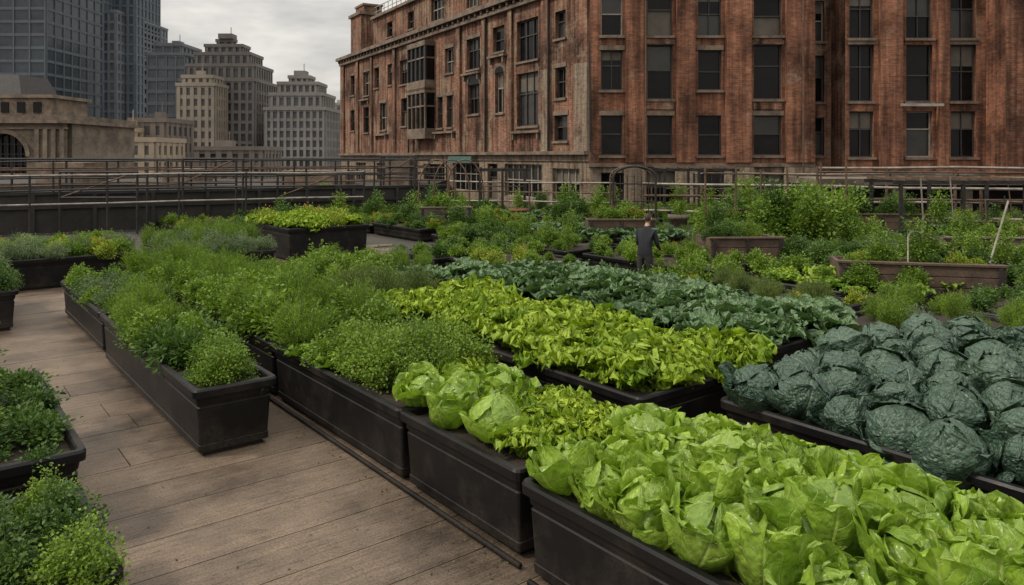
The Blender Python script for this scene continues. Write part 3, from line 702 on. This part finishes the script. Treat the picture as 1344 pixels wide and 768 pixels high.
# ------------------------------------------------------------------ brick building
def wall(mb, mt, O, d, n, s1, z0, z1, wins, mat, depth=.32, sill=True, frm='frame', s0=0):
    O = Vector(O); d = Vector(d).normalized(); n = Vector(n).normalized(); Z = Vector((0, 0, 1))
    S = sorted({s0, s1} | {round(w[0], 4) for w in wins} | {round(w[1], 4) for w in wins})
    T = sorted({z0, z1} | {round(w[2], 4) for w in wins} | {round(w[3], 4) for w in wins})
    P = lambda a, b, z: O + d * a + n * b + Z * z
    for a, b in zip(S[:-1], S[1:]):
        for c, e_ in zip(T[:-1], T[1:]):
            ms, mz = (a + b) / 2, (c + e_) / 2
            if any(w[0] < ms < w[1] and w[2] < mz < w[3] for w in wins): continue
            mb.quad([P(a, 0, c), P(b, 0, c), P(b, 0, e_), P(a, 0, e_)], mat)
    for w in wins:
        a, b, c, e_ = w[:4]
        for q in ([P(a, 0, c), P(a, -depth, c), P(a, -depth, e_), P(a, 0, e_)], [P(b, 0, c), P(b, -depth, c), P(b, -depth, e_), P(b, 0, e_)],
                  [P(a, 0, e_), P(b, 0, e_), P(b, -depth, e_), P(a, -depth, e_)], [P(a, 0, c), P(b, 0, c), P(b, -depth, c), P(a, -depth, c)]):
            mb.quad(q, mat)
        zm = c + (e_ - c) * random.choice((.5, .52, .45, .6))
        for (ga, gb) in ((c, zm), (zm, e_)):
            g = random.random(); gm = M['glass'] if g < .66 else M['glass2'] if g < .94 else M['glass3']
            tl = random.uniform(-.02, .02)
            mt.quad([P(a, -depth + .02, ga), P(b, -depth + .02 + tl * .3, ga), P(b, -depth + .02, gb), P(a, -depth + .02 - tl * .3, gb)], gm)
        if random.random() < .16:
            zz = e_ - (e_ - c) * random.uniform(.15, .45)
            mt.quad([P(a + .06, -depth + .035, zz), P(b - .06, -depth + .035, zz), P(b - .06, -depth + .035, e_ - .05), P(a + .06, -depth + .035, e_ - .05)], M['glass3'])
        fm = M['frame2'] if ((len(w) > 4 and w[4] == 'p') or random.random() < .10) else M[frm]
        f = .07
        mt.obox(O, d, n, a, a + f, -depth + .04, -depth + .10, c, e_, fm); mt.obox(O, d, n, b - f, b, -depth + .04, -depth + .10, c, e_, fm)
        mt.obox(O, d, n, a + f, b - f, -depth + .04, -depth + .10, c, c + f, fm); mt.obox(O, d, n, a + f, b - f, -depth + .04, -depth + .10, e_ - f, e_, fm)
        mt.obox(O, d, n, a + f, b - f, -depth + .04, -depth + .12, zm, zm + .07, fm)
        if b - a > 1.6:
            k = int((b - a) / .9)
            for q in range(1, k + 1):
                sm = a + (b - a) * q / (k + 1); mt.obox(O, d, n, sm - .03, sm + .03, -depth + .04, -depth + .105, c + f, e_ - f, fm)
        elif random.random() < .35:
            sm = (a + b) / 2; mt.obox(O, d, n, sm - .025, sm + .025, -depth + .04, -depth + .105, c + f, e_ - f, fm)
        if sill:
            mt.obox(O, d, n, a - .12, b + .12, -.05, .12, c - .14, c - .003, M['trim'])
            if random.random() < .5: mt.obox(O, d, n, a - .1, b + .1, -.02, .045, e_ + .003, e_ + .26, M['trim'])

bld = empty('brick_apartment_building')
mb, mt = MB(), MB()
TOP = 20.5
rows = [(3.05, 5.25), (6.15, 8.85), (9.65, 12.0), (13.0, 15.3), (16.4, 18.6)]
cols = [(5.5 - 4.3, 1.2), (8.15 - 4.3, 1.4), (10.9 - 4.3, 1.3), (14.1 - 4.3, 1.55)]
wins = []
for ci, (c, w) in enumerate(cols):
    for ri, (a, b) in enumerate(rows):
        a2 = a + (.5 if ci in (0, 2) and ri == 1 else 0) ; b2 = b + (.3 if ci in (1, 3) and ri == 1 else 0)
        wins.append((c - w / 2, c + w / 2, a2, b2))
wins += [(.6, 1.9, .2, 2.1), (3.0, 4.8, 0.05, 2.2), (5.9, 7.6, .05, 2.2), (9.0, 10.7, .3, 2.1)]
wall(mb, mt, (4.3, 42, 0), (1, 0, 0), (0, -1, 0), 12.3, 2.62, TOP, [w for w in wins if w[2] > 2.7], M['brick'])
wall(mb, mt, (4.3, 42.0, 0), (1, 0, 0), (0, -1, 0), 12.3, -15, 2.42, [w for w in wins if w[2] < 2.7], M['plaster'], sill=False)
mt.obox((4.3, 42, 0), (1, 0, 0), (0, -1, 0), -.1, 12.35, -.1, .16, 2.42, 2.62, M['trim'])
for (a, b) in ((1.95, 2.95), (4.75, 5.75), (7.45, 8.85), (10.75, 12.3)):
    mb.obox((4.3, 42, 0), (1, 0, 0), (0, -1, 0), a, b, .0, .26, 2.66, TOP, M['brick'])
    mb.obox((4.3, 42, 0), (1, 0, 0), (0, -1, 0), a - .08, b + .08, .0, .36, -15, 2.40, M['plaster'])
for (c, w) in (cols[1], cols[3]):
    for k in range(len(rows) - 1):
        mt.obox((4.3, 42, 0), (1, 0, 0), (0, -1, 0), c - w / 2 - .05, c + w / 2 + .05, 0, .07, rows[k][1] + .33, rows[k + 1][0] - .17, M['brick2'])
wall(mb, mt, (16.6, 42, 0), (0, 1, 0), (1, 0, 0), 2.2, -15, TOP, [], M['brick'])
wall(mb, mt, (16.6, 44.2, 0), (1, 0, 0), (0, -1, 0), 1.9, -15, TOP, [(.35, 1.5, a, b) for a, b in rows], M['brick2'])
wall(mb, mt, (18.5, 42.3, 0), (0, 1, 0), (-1, 0, 0), 1.9, -15, TOP, [], M['brick2'])
wins = []
for c, w in ((.9, 1.35), (4.1, 1.45), (6.55, 1.4)):
    for ri, (a, b) in enumerate(rows): wins.append((c - w / 2, c + w / 2, a - .1, b + .25 + (.1 if ri == 1 else 0)))
wall(mb, mt, (18.5, 42.3, 0), (1, 0, 0), (0, -1, 0), 7.8, 2.0, TOP, wins, M['brick'])
wall(mb, mt, (18.5, 42.3, 0), (1, 0, 0), (0, -1, 0), 7.8, -15, 1.9, [(1, 2.6, .1, 1.8), (4, 6, .1, 1.8)], M['plaster'], sill=False)
for (a, b) in ((1.85, 3.1), (5.05, 5.65)):
    mb.obox((18.5, 42.3, 0), (1, 0, 0), (0, -1, 0), a, b, .0, .22, 2.1, TOP, M['brick'])
mt.obox((18.5, 42.3, 0), (1, 0, 0), (0, -1, 0), 0, 7.8, -.1, .34, 1.9, 2.09, M['trim'])
mt.obox((18.5, 42.3, 0), (1, 0, 0), (0, -1, 0), 2.9, 5.2, .31, .5, 5.75, 5.9, M['frame2'])
mb.box(26.3, 38, 40.6, 60, -15, TOP, M['brick'])
O = (4.3, 42, 0); d = Vector((-.499, .866, 0)).normalized(); n = Vector((-.866, -.499, 0)).normalized()
LL = 44.7; TL = 13.3
W_ = [(2.4, 3.5, 9.9, 11.5), (2.4, 3.5, 6.4, 8.2), (2.2, 3.6, 3.9, 5.4),
      (5.4, 8.0, 9.0, 11.6), (5.4, 8.0, 4.9, 8.25),
      (9.6, 11.2, 10.0, 11.7), (9.7, 10.9, 5.9, 8.6, 'p'),
      (13.1, 15.2, 9.2, 11.4), (13.2, 15.0, 6.0, 8.1),
      (17.4, 18.9, 9.3, 11.2, 'p'), (17.5, 18.6, 5.2, 7.6), (19.3, 20.3, 5.2, 7.6),
      (26.4, 28.2, 9.2, 11.3), (26.5, 27.9, 5.6, 8.0), (30.0, 31.2, 9.4, 11.3), (31.5, 33.2, 5.4, 7.9, 'p'), (33.4, 34.6, 9.4, 11.3),
      (36.0, 37.8, 8.9, 11.2, 'p'), (36.2, 37.8, 5.3, 7.8), (40.5, 41.8, 9.2, 11.2), (40.5, 41.8, 5.6, 7.7)]
wall(mb, mt, O, d, n, LL, 3.3, TL, W_, M['brick2'])
G_ = [(1.0, 3.8, .1, 2.3), (5.0, 9.6, .4, 2.5), (10.6, 12.0, .1, 2.5), (13.2, 17.5, .5, 2.5, 'p'), (19.0, 23, .4, 2.4), (25, 27.5, .4, 2.4), (30, 34, .4, 2.4), (37, 40, .4, 2.4)]
wall(mb, mt, O, d, n, LL, -15, 3.1, G_, M['plaster'], sill=False)
mt.obox(O, d, n, 0, LL, -.1, .42, 3.1, 3.3, M['trim'])
mt.obox(O, d, n, 0, LL, .003, .1, 2.72, 3.098, M['plaster'])
for (a, b) in ((.02, 1.3), (4.1, 4.8), (8.4, 8.9), (12.1, 12.6), (16.0, 16.6), (24.9, 25.6), (29, 29.6), (35, 35.5), (39, 39.6), (43.6, 44.7)):
    zc = 3.302 if a > 5 else 8.2
    if zc > 4: mb.obox(O, d, n, a, b, 0, .2, 3.302, zc, M['plaster'])
    mb.obox(O, d, n, a, b, 0, .18, zc + .002, TL - .8, M['brick2'])
mt.obox(O, d, n, 0, LL, .0, .32, 12.5, 12.75, M['trim']); mt.obox(O, d, n, -.0, LL + .3, .0, .6, 13.0, 13.3, M['trim'])
k = .4
while k < LL:
    mt.obox(O, d, n, k, k + .22, .005, .42, 12.752, 12.98, M['trim']); k += .9
for (a, b, z) in ((4.9, 8.4, 4.45), (9.2, 11.5, 9.6), (16.9, 20.6, 4.75), (12.8, 15.5, 8.8), (30.9, 34.0, 4.9), (35.6, 38.3, 8.4)):
    mt.obox(O, d, n, a, b, .004, .34, z, z + .14, M['trim'])
    for q in (a + .2, b - .35): mt.obox(O, d, n, q, q + .15, .006, .26, z - .4, z - .003, M['trim'])
for (ac, az_, ar) in ((10.3, 8.6, .6), (1.85 + 12.25, 8.1, .9)):
    for q in range(9):
        t0 = math.pi * q / 9; t1 = math.pi * (q + 1) / 9; P = lambda r, t, b: Vector(O) + d * (ac - r * math.cos(t)) + n * b + Vector((0, 0, az_ + r * math.sin(t) * .7))
        mt.quad([P(ar, t0, .03), P(ar, t1, .03), P(ar + .28, t1, .03), P(ar + .28, t0, .03)], M['trim'])
        mt.quad([P(0, 0, .02), P(ar, t0, .02), P(ar, t1, .02)], M['glass'])
for (a, b, p) in ((20.7, 24.4, .9),):
    for z0, z1 in ((5.2, 8.0), (9.0, 11.7)):
        mb.obox(O, d, n, a, b, 0, p, z0 - .8, z0, M['trim']); mb.obox(O, d, n, a, b, 0, p, z1, z1 + .4, M['trim'])
        mt.obox(O, d, n, a + .15, b - .15, 0, p - .15, z0, z1, M['glass'])
        for q in range(5):
            sm = a + .05 + (b - a - .2) * q / 4; mt.obox(O, d, n, sm, sm + .10, p - .16, p - .03, z0 + .002, z1 - .002, M['frame'] if z0 > 8 else M['trim'])
        mt.obox(O, d, n, a + .05, b - .05, p - .15, p - .04, z0 + 1.7, z0 + 1.82, M['trim'])
        mt.obox(O, d, n, a + .03, a + .14, 0, .7, z0 + 1.69, z0 + 1.81, M['trim'])
AW = [(9, 10.5, 13.9, 15.4), (14, 16, 13.8, 15.5, 'p'), (20, 22.4, 13.8, 15.6, 'p'), (26, 27.4, 13.9, 15.4), (31, 32.4, 13.9, 15.3)]
wall(mb, mt, Vector(O) - n * .4, d, n, 36.0, 13.3, 16.1, AW, M['brick2'])
mt.obox(Vector(O) - n * .4, d, n, 0, 36.1, -.2, .3, 16.1, 16.35, M['trim'])
mt.obox(Vector(O) - n * .4, d, n, 36.0, 36.09, -8, 0, 13.3, 16.09, M['brick2'])
for k in range(24): mt.obox(Vector(O) - n * .4, d, n, 11 + k * 1.05, 11.05 + k * 1.05, -.0, .05, 16.35, 17.2, M['frame2'])
mt.obox(Vector(O) - n * .4, d, n, 11, 35.6, 0, .05, 17.2, 17.26, M['frame2']); mt.obox(Vector(O) - n * .4, d, n, 11, 35.6, .003, .047, 16.75, 16.8, M['frame2'])
mb.obox(O, d, n, 38.2, 41.4, -2.6, .1, 13.31, 17.0, M['brick2']); mt.obox(O, d, n, 38.0, 41.6, -2.8, .3, 17.0, 17.3, M['trim'])
mb.obox(O, d, n, 38.6, 41.0, -2.2, -.3, 17.3, 18.0, M['brick2']); mt.obox(O, d, n, 38.5, 41.1, -2.3, -.2, 18.0, 18.2, M['trim'])
A = Vector(O); B = A + d * LL
mb.quad([(A.x, A.y, 13.25), (B.x, B.y, 13.25), (B.x + 14, B.y + 8, 13.25), (30, 60, 13.25)], M['roofdeck'])
mb.quad([B + Vector((0, 0, -15)), B + Vector((14, 8, -15)), B + Vector((14, 8, 13.25)), B + Vector((0, 0, 13.25))], M['brick2'])
wall(mb, mt, (4.3, 42, 0), (0, 1, 0), (-1, 0, 0), 14, 13.2, TOP, [(3, 4.3, 14.5, 16.5), (7, 8.3, 14.5, 16.5)], M['brick2'])
mb.box(4.32, 37.9, 44.6, 58, TOP - .3, TOP - .1, M['roofdeck'])
mt.box(4.1, 26.4, 41.4, 42.0, TOP, TOP + .4, M['trim'])
for (s, a) in ((4.0, 12.4), (12.0, 12.4), (25.8, 12.4)):
    p = Vector(O) + d * s + n * .18; mt.tube(p + Vector((0, 0, 3.3)), p + Vector((0, 0, a)), .07, M['steel'])
for x in (7.3, 15.9): mt.tube((x, 41.6, 0), (x, 41.6, TOP), .05, M['rust'])
mt.path([(4.2, 41.4, 9.2), (4.25, 41.4, 3.4), (4.6, 41.4, 2.8)], .05, M['steel'])
wl = mb.build('walls', bld); wd = mt.build('windows_and_trim', bld)
mb = MB(); mb.obox(O, d, n, 13.4, 17.2, .45, .55, 2.55, 3.0, simple('faded_teal_sign_paint', (.05, .12, .11), .7)); mb.build('shop_sign')

# ------------------------------------------------------------------ skyline
def tower(name, x0, x1, y0, dep, z1, cw, cg, bay=3.0, fl=3.6, pw=.35, sh=.45, pr=.35, crown=(), z0=-15, wr=.8):
    e = empty(name)
    mw = simple(name + '_masonry', cw, wr, 0, .05, .35, 0); mg = simple(name + '_glass', cg, .25, 0, .08, .6, 0)  # distance haze is painted into these wall and glass colours: paler, greyer far off
    def block(tag, a0, a1, b0, b1, c0, c1):
        mb = MB(); mb.box(a0, a1, b0, b1, c0, c1, mg)
        for (ox, oy, dd, nn, ln) in ((a0, b0, (1, 0, 0), (0, -1, 0), a1 - a0), (a1, b0, (0, 1, 0), (1, 0, 0), b1 - b0), (a0, b0, (0, 1, 0), (-1, 0, 0), b1 - b0)):
            k = max(1, round(ln / bay)); bw = ln / k
            for i in range(k + 1):
                w = bw * pw * (1.6 if i in (0, k) else 1)
                s_ = max(0, i * bw - w / 2); e2 = min(ln, i * bw + w / 2)
                mb.obox((ox, oy, 0), dd, nn, s_, e2, 0.004, pr, c0, c1, mw)
            m = max(1, round((c1 - c0) / fl)); fh = (c1 - c0) / m
            for i in range(m + 1):
                za = c0 + i * fh - fh * sh / 2; zb = za + fh * sh
                mb.obox((ox, oy, 0), dd, nn, 0.01, ln - .01, 0.003, pr * .7, max(za, c0 + .01), min(zb, c1 - .01), mw)
        mb.box(a0 - pr * 1.3, a1 + pr * 1.3, b0 - pr * 1.3, b1 + pr * 1.3, c1, c1 + 1.0, mw)
        mb.build(tag, e)
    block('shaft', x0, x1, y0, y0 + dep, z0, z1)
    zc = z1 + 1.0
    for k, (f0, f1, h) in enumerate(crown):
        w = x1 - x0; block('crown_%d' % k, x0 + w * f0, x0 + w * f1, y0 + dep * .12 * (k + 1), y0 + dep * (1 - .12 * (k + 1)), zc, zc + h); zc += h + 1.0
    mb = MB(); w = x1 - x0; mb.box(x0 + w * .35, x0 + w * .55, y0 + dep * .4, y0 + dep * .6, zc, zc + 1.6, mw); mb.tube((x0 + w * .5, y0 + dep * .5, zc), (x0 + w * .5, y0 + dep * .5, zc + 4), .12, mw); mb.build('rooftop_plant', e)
    return e
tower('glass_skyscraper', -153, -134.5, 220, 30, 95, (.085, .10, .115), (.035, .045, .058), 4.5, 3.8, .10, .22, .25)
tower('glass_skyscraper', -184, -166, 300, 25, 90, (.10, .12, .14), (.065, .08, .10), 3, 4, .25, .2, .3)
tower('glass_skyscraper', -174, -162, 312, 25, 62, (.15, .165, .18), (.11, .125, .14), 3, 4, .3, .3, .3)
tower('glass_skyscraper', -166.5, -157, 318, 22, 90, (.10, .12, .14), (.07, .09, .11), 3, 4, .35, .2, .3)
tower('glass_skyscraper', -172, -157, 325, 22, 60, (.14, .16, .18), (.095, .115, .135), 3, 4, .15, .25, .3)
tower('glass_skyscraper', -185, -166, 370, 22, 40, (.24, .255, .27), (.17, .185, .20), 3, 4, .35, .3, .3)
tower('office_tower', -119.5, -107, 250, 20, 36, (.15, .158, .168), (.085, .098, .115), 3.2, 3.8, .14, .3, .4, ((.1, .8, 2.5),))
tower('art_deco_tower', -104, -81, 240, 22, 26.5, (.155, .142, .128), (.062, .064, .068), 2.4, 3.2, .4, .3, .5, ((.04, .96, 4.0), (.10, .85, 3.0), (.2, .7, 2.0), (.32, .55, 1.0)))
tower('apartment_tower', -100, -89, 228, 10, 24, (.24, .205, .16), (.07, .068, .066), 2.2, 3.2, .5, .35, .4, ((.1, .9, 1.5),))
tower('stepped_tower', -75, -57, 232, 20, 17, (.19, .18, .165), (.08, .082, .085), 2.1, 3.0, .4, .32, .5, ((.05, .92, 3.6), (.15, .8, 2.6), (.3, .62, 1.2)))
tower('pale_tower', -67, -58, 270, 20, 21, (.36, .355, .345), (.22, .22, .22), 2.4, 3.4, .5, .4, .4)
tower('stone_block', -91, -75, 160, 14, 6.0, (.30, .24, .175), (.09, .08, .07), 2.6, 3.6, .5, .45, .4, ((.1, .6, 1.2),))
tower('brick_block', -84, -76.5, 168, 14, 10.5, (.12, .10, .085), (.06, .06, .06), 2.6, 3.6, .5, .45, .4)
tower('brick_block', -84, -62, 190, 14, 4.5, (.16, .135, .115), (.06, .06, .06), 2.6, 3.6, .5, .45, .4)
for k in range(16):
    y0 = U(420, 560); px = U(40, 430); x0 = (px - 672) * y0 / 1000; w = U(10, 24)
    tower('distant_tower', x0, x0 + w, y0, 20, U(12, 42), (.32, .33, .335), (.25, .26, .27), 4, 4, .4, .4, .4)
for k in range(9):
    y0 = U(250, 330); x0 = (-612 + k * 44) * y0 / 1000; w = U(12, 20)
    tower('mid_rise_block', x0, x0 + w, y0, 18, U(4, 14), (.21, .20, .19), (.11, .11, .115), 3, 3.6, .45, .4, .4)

hall = empty('stone_hall')
mb = MB(); hx0, hx1, hy = -75, -52.5, 90
cxa, za, ra = -60.0, 3.0, 2.7
segs = 20
ztop = 6.9
for k in range(segs):
    t0 = math.pi * k / segs; t1 = math.pi * (k + 1) / segs
    a0 = (cxa - ra * math.cos(t0), za + ra * math.sin(t0)); a1 = (cxa - ra * math.cos(t1), za + ra * math.sin(t1))
    mb.quad([(a0[0], hy, a0[1]), (a1[0], hy, a1[1]), (a1[0], hy, ztop), (a0[0], hy, ztop)], M['stone'])
    mb.quad([(a0[0], hy, a0[1]), (a1[0], hy, a1[1]), (a1[0], hy + 1, a1[1]), (a0[0], hy + 1, a0[1])], M['stone'])
    b0 = (cxa - (ra + .5) * math.cos(t0), za + (ra + .5) * math.sin(t0)); b1 = (cxa - (ra + .5) * math.cos(t1), za + (ra + .5) * math.sin(t1))
    mb.quad([(a0[0], hy - .2, a0[1]), (a1[0], hy - .2, a1[1]), (b1[0], hy - .2, b1[1]), (b0[0], hy - .2, b0[1])], M['trim'])
mb.quad([(hx0, hy, -15), (cxa - ra, hy, -15), (cxa - ra, hy, ztop), (hx0, hy, ztop)], M['stone'])
mb.quad([(cxa + ra, hy, -15), (hx1, hy, -15), (hx1, hy, ztop), (cxa + ra, hy, ztop)], M['stone'])
mb.quad([(cxa - ra, hy, -15), (cxa + ra, hy, -15), (cxa + ra, hy, 1.0), (cxa - ra, hy, 1.0)], M['stone'])
mb.box(hx0, hx1, hy + 1, hy + 16, -14.99, ztop - .01, M['stone'])
mb.quad([(cxa - ra, hy + .9, 0), (cxa + ra, hy + .9, 0), (cxa + ra, hy + .9, za + ra), (cxa - ra, hy + .9, za + ra)], M['glass'])
for k in range(-3, 4): mb.box(cxa + k * .8 - .06, cxa + k * .8 + .06, hy + .7, hy + .85, 1, za + math.sqrt(max(0, ra * ra - (k * .8) ** 2)), M['steel'])
for z in (2, 3.2, 4.4): mb.box(cxa - 2.3, cxa + 2.3, hy + .72, hy + .87, z, z + .1, M['steel'])
mb.box(hx0, hx1 + .4, hy - .6, hy + 16.4, ztop, ztop + .4, M['trim']); mb.box(hx0, hx1 + .2, hy - .35, hy + 16, ztop + .4, ztop + 1.0, M['stone'])
mb.box(hx0, hx1 + .1, hy - .25, hy - .003, 6.2, 6.4, M['trim'])
for k in range(4): mb.box(-56.2 + k * .98, -55.7 + k * .98, hy - .3, hy - .004, 1.5, 6.19, M['stone'])
mb.box(-75, -56.8, hy + 4, hy + 12, ztop + 1.0, 10.2, M['trim']); mb.box(-75, -56.4, hy + 3.7, hy + 12.3, 10.2, 10.6, M['stone'])
mb.quad([(-75, hy + 4, 10.6), (-60.5, hy + 4, 10.6), (-61.5, hy + 5, 13.2), (-75, hy + 5, 13.2)], M['steel']); mb.quad([(-60.5, hy + 4, 10.6), (-60.5, hy + 12, 10.6), (-61.5, hy + 11, 13.2), (-61.5, hy + 5, 13.2)], M['steel'])
for k in range(5): mb.box(-67 + k * 2, -66 + k * 2, hy + 3.9, hy + 3.996, 8.4, 9.7, M['glass'])
mb.build('walls', hall)

# ------------------------------------------------------------------ person
def person(loc, yaw):
    P = empty('gardener', loc); P.rotation_euler = (0, 0, yaw)
    J = {}; V = []; E = []; Rr = []
    def j(nm, p, r, par=None):
        J[nm] = len(V); V.append(p); Rr.append(r if isinstance(r, tuple) else (r, r))
        if par: E.append((J[par], J[nm]))
    j('pelvis', (0, -.03, .95), (.15, .12)); j('waist', (0, 0, 1.11), (.14, .11), 'pelvis'); j('chest', (0, .05, 1.31), (.165, .12), 'waist')
    j('neckb', (0, .08, 1.45), (.085, .075), 'chest'); j('neck', (0, .105, 1.53), (.052, .052), 'neckb'); j('skull', (0, .12, 1.58), (.05, .055), 'neck')
    for sx, s in (('l', -1), ('r', 1)):
        j('hip' + sx, (.10 * s, -.02, .88), .10, 'pelvis'); j('knee' + sx, (.11 * s, .03 * s + .02, .50), .066, 'hip' + sx); j('ank' + sx, (.12 * s, .05 * s - .04, .10), .045, 'knee' + sx)
        j('toe' + sx, (.13 * s, .05 * s + .13, .045), .04, 'ank' + sx)
        j('sho' + sx, (.175 * s, .07, 1.40), .07, 'chest'); j('elb' + sx, (.23 * s, .10, 1.12), .05, 'sho' + sx); j('wri' + sx, (.19 * s, .32, 1.0), .033, 'elb' + sx)
        j('palm' + sx, (.18 * s, .39, .975), (.036, .022), 'wri' + sx)
    me = bpy.data.meshes.new('body_cage'); me.from_pydata(V, E, []); o = bpy.data.objects.new('body', me); COL.objects.link(o)
    sk = o.modifiers.new('skin', 'SKIN'); sb = o.modifiers.new('sub', 'SUBSURF'); sb.levels = 2; sb.render_levels = 2
    if not me.skin_vertices: bpy.context.view_layer.update()
    for k, sv in enumerate(me.skin_vertices[0].data): sv.radius = Rr[k]; sv.use_root = (k == 0)
    dg = bpy.context.evaluated_depsgraph_get(); ev = bpy.data.meshes.new_from_object(o.evaluated_get(dg)); bpy.data.objects.remove(o)
    skin = simple('skin', (.38, .22, .15), .55, 0, 9, .15, 0); jac = simple('navy_jacket', (.012, .014, .019), .9, 0, 14, .4, .3); tro = simple('dark_trousers', (.03, .028, .026), .9, 0, 14, .4, .3); hair = simple('dark_hair', (.02, .014, .01), .7, 0, 30, .5, .4); boot = simple('boot', (.02, .016, .012), .6)
    ev.materials.clear()
    for m in (skin, jac, tro, boot): ev.materials.append(m)
    for p in ev.polygons:
        c = p.center; p.use_smooth = True
        arm = abs(c.x) > .15 and c.z > .92
        p.material_index = 0 if (c.z > 1.51 or (c.y > .31 and c.z > .9)) else 1 if (c.z > .88 or arm) else 3 if c.z < .12 else 2
    b = bpy.data.objects.new('body', ev); COL.objects.link(b); b.parent = P
    mbf = MB()
    for s in (-1, 1):
        for k in range(4):
            x = (.155 + k * .017) * s; ln = (.06, .072, .076, .058)[k]
            p0 = Vector((x, .415, .975)); p1 = p0 + Vector((0, ln * .5, -.012)); p2 = p1 + Vector((0, ln * .3, -.03))
            mbf.tube(p0, p1, .009, skin, 6); mbf.tube(p1, p2, .008, skin, 6, .006)
        mbf.tube((.155 * s, .37, .975), (.12 * s, .41, .96), .010, skin, 6, .008)
    mbf.build('fingers', P, True)
    hv = []; m, q = 16, 20
    for a in range(m + 1):
        for c in range(q):
            th = math.pi * a / m; ph = 2 * math.pi * c / q
            x = math.sin(th) * math.cos(ph); y = math.sin(th) * math.sin(ph); z = math.cos(th)
            w = .072 * (1 - .22 * max(0, -z)); px, py, pz = x * w, y * .092 * (1 - .1 * max(0, -z)), z * .112
            if y > .7 and -.35 < z < .05 and abs(x) < .22: py += .022 * (1 - abs(x) / .22)
            if y > .6 and abs(z - .08) < .12 and .2 < abs(x) < .5: py -= .008
            if y > .6 and -.62 < z < -.48 and abs(x) < .4: py += .004
            hv.append((px, py + .135, pz + 1.655))
    hf = [(a * q + c, a * q + (c + 1) % q, (a + 1) * q + (c + 1) % q, (a + 1) * q + c) for a in range(m) for c in range(q)]
    hm = bpy.data.meshes.new('head'); hm.from_pydata(hv, [], hf); hm.materials.append(skin); hm.materials.append(hair)
    for p in hm.polygons:
        c = p.center; p.use_smooth = True
        if c.z > 1.705 or (c.y < .145 and c.z > 1.605): p.material_index = 1
    ho = bpy.data.objects.new('head', hm); COL.objects.link(ho); ho.parent = P
    mh = MB()
    for s in (-1, 1):
        mh.tube((.069 * s, .135, 1.64), (.081 * s, .13, 1.67), .014, skin, 8); mh.tube((.028 * s, .215, 1.667), (.028 * s, .222, 1.667), .010, hair, 8)
    mh.tube((-.02, .222, 1.60), (.02, .222, 1.60), .005, simple('lips', (.3, .1, .08), .5), 6)
    mh.build('ears_eyes_mouth', P, True)
    return P
person((2.85, 16.3, 0), rad(-35))

# ------------------------------------------------------------------ world, light, camera
az, el = rad(-105), rad(46)
w = bpy.data.worlds.new('World'); scene.world = w; w.use_nodes = True
t = NT(w); bg = t.n['Background']
sky = t.new('ShaderNodeTexSky', sky_type='NISHITA'); sky.sun_disc = False; sky.sun_elevation = el; sky.sun_rotation = az
tc = t.new('ShaderNodeTexCoord')
mp = t.mapping(tc.outputs['Generated'], (1, 1, 3.0))
f = t.noise(mp, 2.3, 5, .62)
cl = t.ramp(f, [(.34, (2.7, 2.6, 2.5)), (.5, (5.4, 5.15, 4.8)), (.62, (7.6, 7.2, 6.6))])
sx = t.new('ShaderNodeSeparateXYZ'); t.link(tc.outputs['Generated'], sx.inputs[0])
zf = t.math('ADD', .95, t.math('MULTIPLY', t.math('POWER', t.math('MAXIMUM', sx.outputs[2], 0.0), 1.8), 3.0))
vm = t.new('ShaderNodeVectorMath', operation='SCALE'); t.link(cl, vm.inputs[0]); t.link(zf, vm.inputs['Scale'])
t.link(t.mix(.9, sky.outputs[0], vm.outputs[0]), bg.inputs[0]); bg.inputs[1].default_value = .115
sd = bpy.data.lights.new('sun', 'SUN'); sd.energy = 2.3; sd.angle = rad(8); sd.color = (1, .91, .79)
so = bpy.data.objects.new('sun', sd); COL.objects.link(so)
dirv = Vector((math.sin(az) * math.cos(el), math.cos(az) * math.cos(el), math.sin(el)))
so.rotation_euler = dirv.to_track_quat('Z', 'Y').to_euler()
cam = bpy.data.cameras.new('camera'); co = bpy.data.objects.new('camera', cam); COL.objects.link(co)
co.location = (0, 0, 3.0); co.rotation_euler = (rad(90), 0, 0); cam.lens = 26.8; cam.sensor_width = 36; cam.shift_y = -.133
cam.clip_end = 6000; cam.clip_start = .05
scene.camera = co
scene.view_settings.view_transform = 'Standard'; scene.view_settings.look = 'None'; scene.view_settings.exposure = 0
